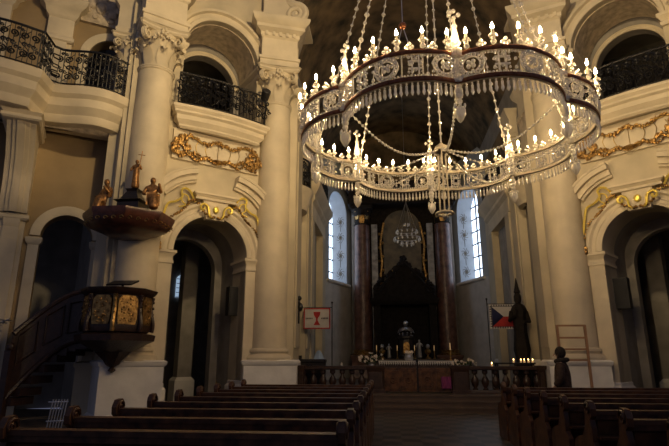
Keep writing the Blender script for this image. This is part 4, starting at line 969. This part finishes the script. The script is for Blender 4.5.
robed('statue', 'gilded seated figure at the left edge of the pulpit canopy', (PX-.62, PY-.1, 5.26), -.5, .92, GIL, 'sit', .5)
robed('statue', 'gilded seated figure at the right edge of the pulpit canopy', (PX+.66, PY-.1, 5.26), .3, .92, GIL, 'sit', .7)
# metal handrail and folding stand at the far left
t = thing('slatted_stand', 'pale metal stand with slatted top at the foot of the pulpit stair', 'stand', (-9.9, 11.0, 0))
g = G(); g.tube(bez([(0, 0, 0), (-.12, 0, 1.0), (-.1, 0, 1.7), (.15, 0, 2.2)], 6), .025, 6); g.lathe([(.25, 0), (.25, .03), (.03, .06)], 14); g.obj('post', SILVER, t)
g = G()
for i in range(5): g.box(-.3+.12*i, -.22+.12*i, -.2, .2, 2.2+.05*i, 2.22+.05*i)
g.tube([(-.3, 0, 2.18), (.32, 0, 2.43)], .02, 6); g.obj('slats', SILVER, t)
t = thing('folding_barrier', 'small pale wire lattice barrier on the floor below the pulpit', 'barrier', (-7.5, 9.9, 0), .5)
g = G()
for i in range(6): g.tube([(-.1+.05*i, 0, 0), (-.02+.05*i, 0, .8)], .012, 5)
for z in (.1, .4, .75): g.tube([(-.1, 0, z), (.25, 0, z)], .012, 5)
g.obj('wires', SILVER, t)

# ------------------------------------------------------------------ loudspeakers and spotlight
def speaker(s, u, z, off, label, w_=.34, h=.75):
    m_, rz = dframe(s); x = u*(-s); cx = m_.x+x*math.cos(rz)-off*math.sin(rz); cy = m_.y+x*math.sin(rz)+off*math.cos(rz)
    t = thing('loudspeaker', label, 'loudspeaker', (cx, cy, z), rz)
    g = G(); g.plate([(-w_/2, 0), (w_/2, 0), (w_/2, h), (-w_/2, h)], [], -.3, -.02); g.obj('cabinet', BLACK, t)
    g = G(); g.plate([(-w_/2+.02, .02), (w_/2-.02, .02), (w_/2-.02, h-.02), (-w_/2+.02, h-.02)], [], -.32, -.30); g.obj('grille', mat('speaker_grille', (.02, .02, .022), .8), t)
    g = G(); g.box(-.03, .03, -.05, .03, h*.4, h*.6) if False else g.box(-.04, .04, -.02, .09, h*.35, h*.6); g.obj('bracket', BLACK, t)
    return t
speaker(-1, .92, 2.85, .75, 'black loudspeaker on the inner jamb of the left archway', .42, .9)
speaker(1, .90, 2.95, .75, 'black loudspeaker on the inner jamb of the right archway', .55, .9)
t = thing('spotlight', 'black spotlight clamped at the right end of the left balcony railing', 'spotlight', (dpt(-1, 1.38)[0]+.2, dpt(-1, 1.38)[1]-.45, 10.15), .5)
g = G(); g.M = Matrix.Rotation(1.0, 4, 'X'); g.lathe([(.1, -.2), (.14, -.15), (.15, .16), (.13, .18)], 14); g.M = None; g.obj('housing', BLACK, t)
g = G(); g.M = Matrix.Rotation(1.0, 4, 'X'); g.lathe([(.12, -.19), (.12, -.215)], 14); g.M = None; g.obj('lens', SILVER, t)
g = G(); g.tube([(0, 0, -.15), (.05, .05, -.4), (0, .1, -1.1)], .03, 6); g.obj('bracket', BLACK, t)

# ------------------------------------------------------------------ the great chandelier
CX, CY, Z0, HB = .14, 9.42, 5.55, .45
t = thing('chandelier', 'huge scalloped crystal crown chandelier with lit candle bulbs over the nave', 'chandelier', (CX, CY, Z0))
RN, RO = 2.46, 2.74
nodes = [Vector((RN*math.cos(-PI/2+k*PI/4), RN*math.sin(-PI/2+k*PI/4), 0)) for k in range(8)]
def put(name, me, parent, loc, rz=0, rx=0):
    o = bpy.data.objects.new(name, me); COL.objects.link(o); o.parent = parent; o.location = loc; o.rotation_euler = (rx, 0, rz); return o
def mesh_of(g, name, m):
    o = g.obj(name, m); me = o.data; bpy.data.objects.remove(o); return me
g = G()  # rosette in local xz plane, 0.36 across
for R_ in (.185, .13): g.tube([(R_*math.cos(i*PI/10), 0, R_*math.sin(i*PI/10)) for i in range(20)], .016, 5, True)
for i in range(16): a = i*PI/8; g.sphere((.157*math.cos(a), -.01, .157*math.sin(a)), .024, 6, 4)
for i in range(4): a = i*PI/2+PI/4; g.sphere((.05*math.cos(a), -.015, .05*math.sin(a)), .036, 7, 5)
g.sphere((0, -.03, 0), .03, 6, 5)
ROS = mesh_of(g, 'crystal_rosette', CRYST)
g = G()  # square lattice cross
for q in (-1, 1): g.box(q*.05-.012, q*.05+.012, -.015, .015, -.15, .15); g.box(-.11, .11, -.015, .015, q*.06-.012, q*.06+.012)
for i in range(4): a = i*PI/2; g.sphere((.085*math.cos(a), -.02, .09*math.sin(a)), .03, 6, 5)
for qx in (-1, 1):
    for qz in (-1, 1): g.sphere((qx*.10, -.01, qz*.12), .022, 6, 4)
LAT = mesh_of(g, 'crystal_lattice', CRYST)
g = G(); g.sphere((0, 0, -.03), .018, 6, 4); g.lathe([(.006, -.05), (.021, -.065), (.018, -.12), (.028, -.17), (.016, -.205), (.001, -.225)], 6)
DROP = mesh_of(g, 'crystal_drop', CRYST)
g = G(); g.sphere((0, 0, .03), .045, 8, 6); g.sphere((0, 0, .095), .032, 8, 5); g.lathe([(.02, .10), (.055, .135), (.058, .145), (.02, .15)], 10)
for i in range(6): a = i*PI/3; g.sphere((.055*math.cos(a), .055*math.sin(a), .125), .016, 5, 4)
CUP = mesh_of(g, 'candle_cup', CRYST)
g = G(); g.lathe([(.024, .14), (.024, .235), (.016, .245)], 8); SLEEVE = mesh_of(g, 'candle_sleeve', CERAM)
g = G(); g.lathe([(.010, .24), (.022, .260), (.025, .285), (.015, .325), (.001, .36)], 6); BULBME = mesh_of(g, 'bulb', BULBM)
g = G()
for q, zz, r in ((0, .03, .034), (-1, .06, .03), (1, .06, .03), (0, .115, .032)): g.sphere((q*.045, 0, zz), r, 6, 5)
FLEUR = mesh_of(g, 'crystal_fleuron', CRYST)
ndrop = 0; stuff = G()
order = [0, 7, 1, 6, 3, 4, 2, 5]
for k in order:
    A, B = nodes[k], nodes[(k+1) % 8]; mid = (A+B)/2; out = mid.normalized(); ch = (B-A).length/2; sg = RO-mid.length
    R_ = (ch*ch+sg*sg)/(2*sg); cen = mid+out*(sg-R_); half = math.asin(min(1, ch/R_)); th0 = math.atan2(out.y, out.x)
    def lp(f, rr=0): a = th0-half+2*half*f; return cen+Vector((math.cos(a), math.sin(a), 0))*(R_+rr), a
    n = 20
    for z, nm in ((0, 'lower_rim'), (HB, 'upper_rim')):
        g = G(); prof = [(.019, -.034), (.035, -.03), (.042, 0), (.035, .03), (.019, .034)]; vs = []
        for i in range(n+1):
            p0, a = lp(i/n); e = Vector((math.cos(a), math.sin(a), 0))
            for d, zz in prof: vs.append(p0+e*d+Vector((0, 0, z+zz)))
        g.add(vs, [(i*5+j, i*5+(j+1) % 5, (i+1)*5+(j+1) % 5, (i+1)*5+j) for i in range(n) for j in range(5)]); g.obj(nm, COPPER, t)
        g = G(); g.M = None; vs = []
        for i in range(n+1):
            p0, a = lp(i/n); e = Vector((math.cos(a), math.sin(a), 0))
            for d, zz in ((-.035, -.03), (.018, -.036), (.018, .036), (-.035, .03)): vs.append(p0+e*d+Vector((0, 0, z+zz)))
        g.add(vs, [(i*4+j, i*4+(j+1) % 4, (i+1)*4+(j+1) % 4, (i+1)*4+j) for i in range(n) for j in range(4)]); g.obj('inner_rim', CERAM, t)
    g = G()   # beaded inner face strips
    for z in (.06, HB-.06):
        for i in range(44): p0, a = lp((i+.5)/44); g.sphere((p0.x, p0.y, z), .022, 5, 4)
    for i in range(14):
        p0, a = lp((i+.5)/14)
        if i % 2: 
            for zz in (.13, .27): g.sphere((p0.x, p0.y, zz), .028, 5, 4)
        else: g.tube([(p0.x, p0.y, .04), (p0.x, p0.y, HB-.04)], .012, 4)
    g.obj('beaded_band', CRYST, t)
    for f, me in ((.10, ROS), (.30, LAT), (.5, ROS), (.70, LAT), (.90, ROS)):
        p0, a = lp(f, .02); put(me.name.split('.')[0], me, t, (p0.x, p0.y, HB/2), a+PI/2)
    for i in range(26):
        p0, a = lp((i+.5)/26); loc = (p0.x, p0.y, -.04)
        if ndrop < 100: put('crystal_drop', DROP, t, loc, a); ndrop += 1
        else: stuff.add([(v.co.x+loc[0], v.co.y+loc[1], v.co.z+loc[2]) for v in DROP.vertices], [tuple(p.vertices) for p in DROP.polygons])
    for i in range(6):
        p0, a = lp((i+.5)/6, .07); loc = (p0.x, p0.y, HB+.03)
        c = put('candle', SLEEVE, t, loc); put('candle_cup', CUP, c, (0, 0, 0)); put('bulb', BULBME, c, (0, 0, 0))
    for i in range(7):
        p0, a = lp((i)/6.0*.98+.01); put('crystal_fleuron', FLEUR, t, (p0.x, p0.y, HB+.035), a+PI/2)
o = stuff.obj('crystal_drop_fringe', CRYST, t); o['kind'] = 'stuff'
g = G(); g.lathe([(.09, -.02), (.11, .04), (.07, .08), (.07, HB-.08), (.11, HB-.04), (.12, HB+.03), (.06, HB+.06)], 8)
for i in range(5):
    for q in (-1, 1): g.sphere((q*.06, -.07, .06+i*.07), .03, 6, 4); g.sphere((q*.06, .07, .06+i*.07), .03, 6, 4)
POST = mesh_of(g, 'node_post', CRYST)
g = G(); zb = HB+.06; g.lathe([(.06, zb), (.09, zb+.03), (.05, zb+.1), (.085, zb+.15), (.065, zb+.2), (.03, zb+.42), (.045, zb+.45), (.022, zb+.5), (.018, zb+.62)], 8)
for x, z in ((0, .72), (-.07, .65), (.07, .65), (0, .60)): g.sphere((x, 0, zb+z), .036, 7, 5)
FIN = mesh_of(g, 'cross_finial', CRYST)
g = G()
for i, r in enumerate((.05, .07, .06, .05)): g.sphere((0, 0, -.07-.08*i), r, 8, 5)
g.lathe([(.03, -.38), (.085, -.44), (.09, -.52), (.04, -.62), (.0, -.66)], 8)
for i in range(6): a = i*PI/3; g.sphere((.08*math.cos(a), .08*math.sin(a), -.40), .022, 6, 4, sz=1.8)
PEND = mesh_of(g, 'node_pendant', CRYST)
HUBZ = 8.2
for k, p in enumerate(nodes):
    a = math.atan2(p.y, p.x); put('node_post', POST, t, p, a+PI/2); put('cross_finial', FIN, t, p, a+PI/2); put('node_pendant', PEND, t, p, a)
    hub = Vector((p.x*.14, p.y*.14, HUBZ)); st = p*.97+Vector((0, 0, HB*.7)); L = (hub-st).length
    g = G(); g.tube([st, hub], .011, 5); m_ = int(L/.20)
    for i in range(1, m_): q = st.lerp(hub, i/m_); g.sphere(tuple(q), .036 if i % 3 else .05, 6, 4)
    g.obj('bead_chain', CRYST, t)
    g = G(); pts = []
    A_ = Vector((0, 0, -.02)); 
    for i in range(33): f = i/32; q = A_.lerp(p+Vector((0, 0, .05)), f); q.z -= .42*math.sin(PI*f); pts.append(q)
    g.tube(pts, .010, 5)
    for q in pts[1:-1]: g.sphere(tuple(q), .027, 5, 4)
    g.obj('bead_garland', CRYST, t)
g = G(); g.tube([(0, 0, .05), (0, 0, HUBZ)], .014, 6)
for i in range(34): g.sphere((0, 0, .3+.235*i), .035, 6, 4)
g.obj('central_chain', CRYST, t)
g = G(); g.lathe([(.02, .1), (.05, .07), (.12, .02), (.15, -.05), (.14, -.08), (.10, -.08)], 20)
g.obj('dome_cap', CERAM, t)
g = G()
for k in range(3): a = k*2*PI/3+.4; g.tube([(.08*math.cos(a), .1*math.sin(a), -.08), (.1*math.cos(a), .1*math.sin(a), -1.3)], .017, 6)
g.obj('hanging_rods', CERAM, t)
g = G(); g.tube([(.15*math.cos(i*PI/8), .15*math.sin(i*PI/8), -1.33) for i in range(16)], .028, 8, True); g.sphere((0, 0, -1.40), .05, 8, 6)
g.obj('bottom_ring', CERAM, t)
g = G(); g.lathe([(.1, HUBZ-.1), (.36, HUBZ), (.36, HUBZ+.08), (.1, HUBZ+.2), (.03, HUBZ+.25), (.03, HUBZ+1.5)], 20); g.obj('hub', COPPER, t)
g = G()
for q in (-1, 1): g.tube([(-.5+q*.18, -.6, HB+1.2), (-.5, -.6, HB+1.75)], .008, 4)
t2 = thing('sanctuary_lamp', 'small copper ball hanging on two wires above the near left candles', 'lamp', (-.56, 8.6, 7.55))
g = G(); g.sphere((0, 0, .2), .075, 10, 8); g.obj('copper_ball', COPPER, t2)
g = G()
for q in (-1, 1): g.tube([(0, 0, .2), (q*.16, 0, -.42)], .008, 4)
g.tube([(0, 0, .2), (0, 0, 5.0)], .008, 4); g.obj('wires', SILVER, t2)
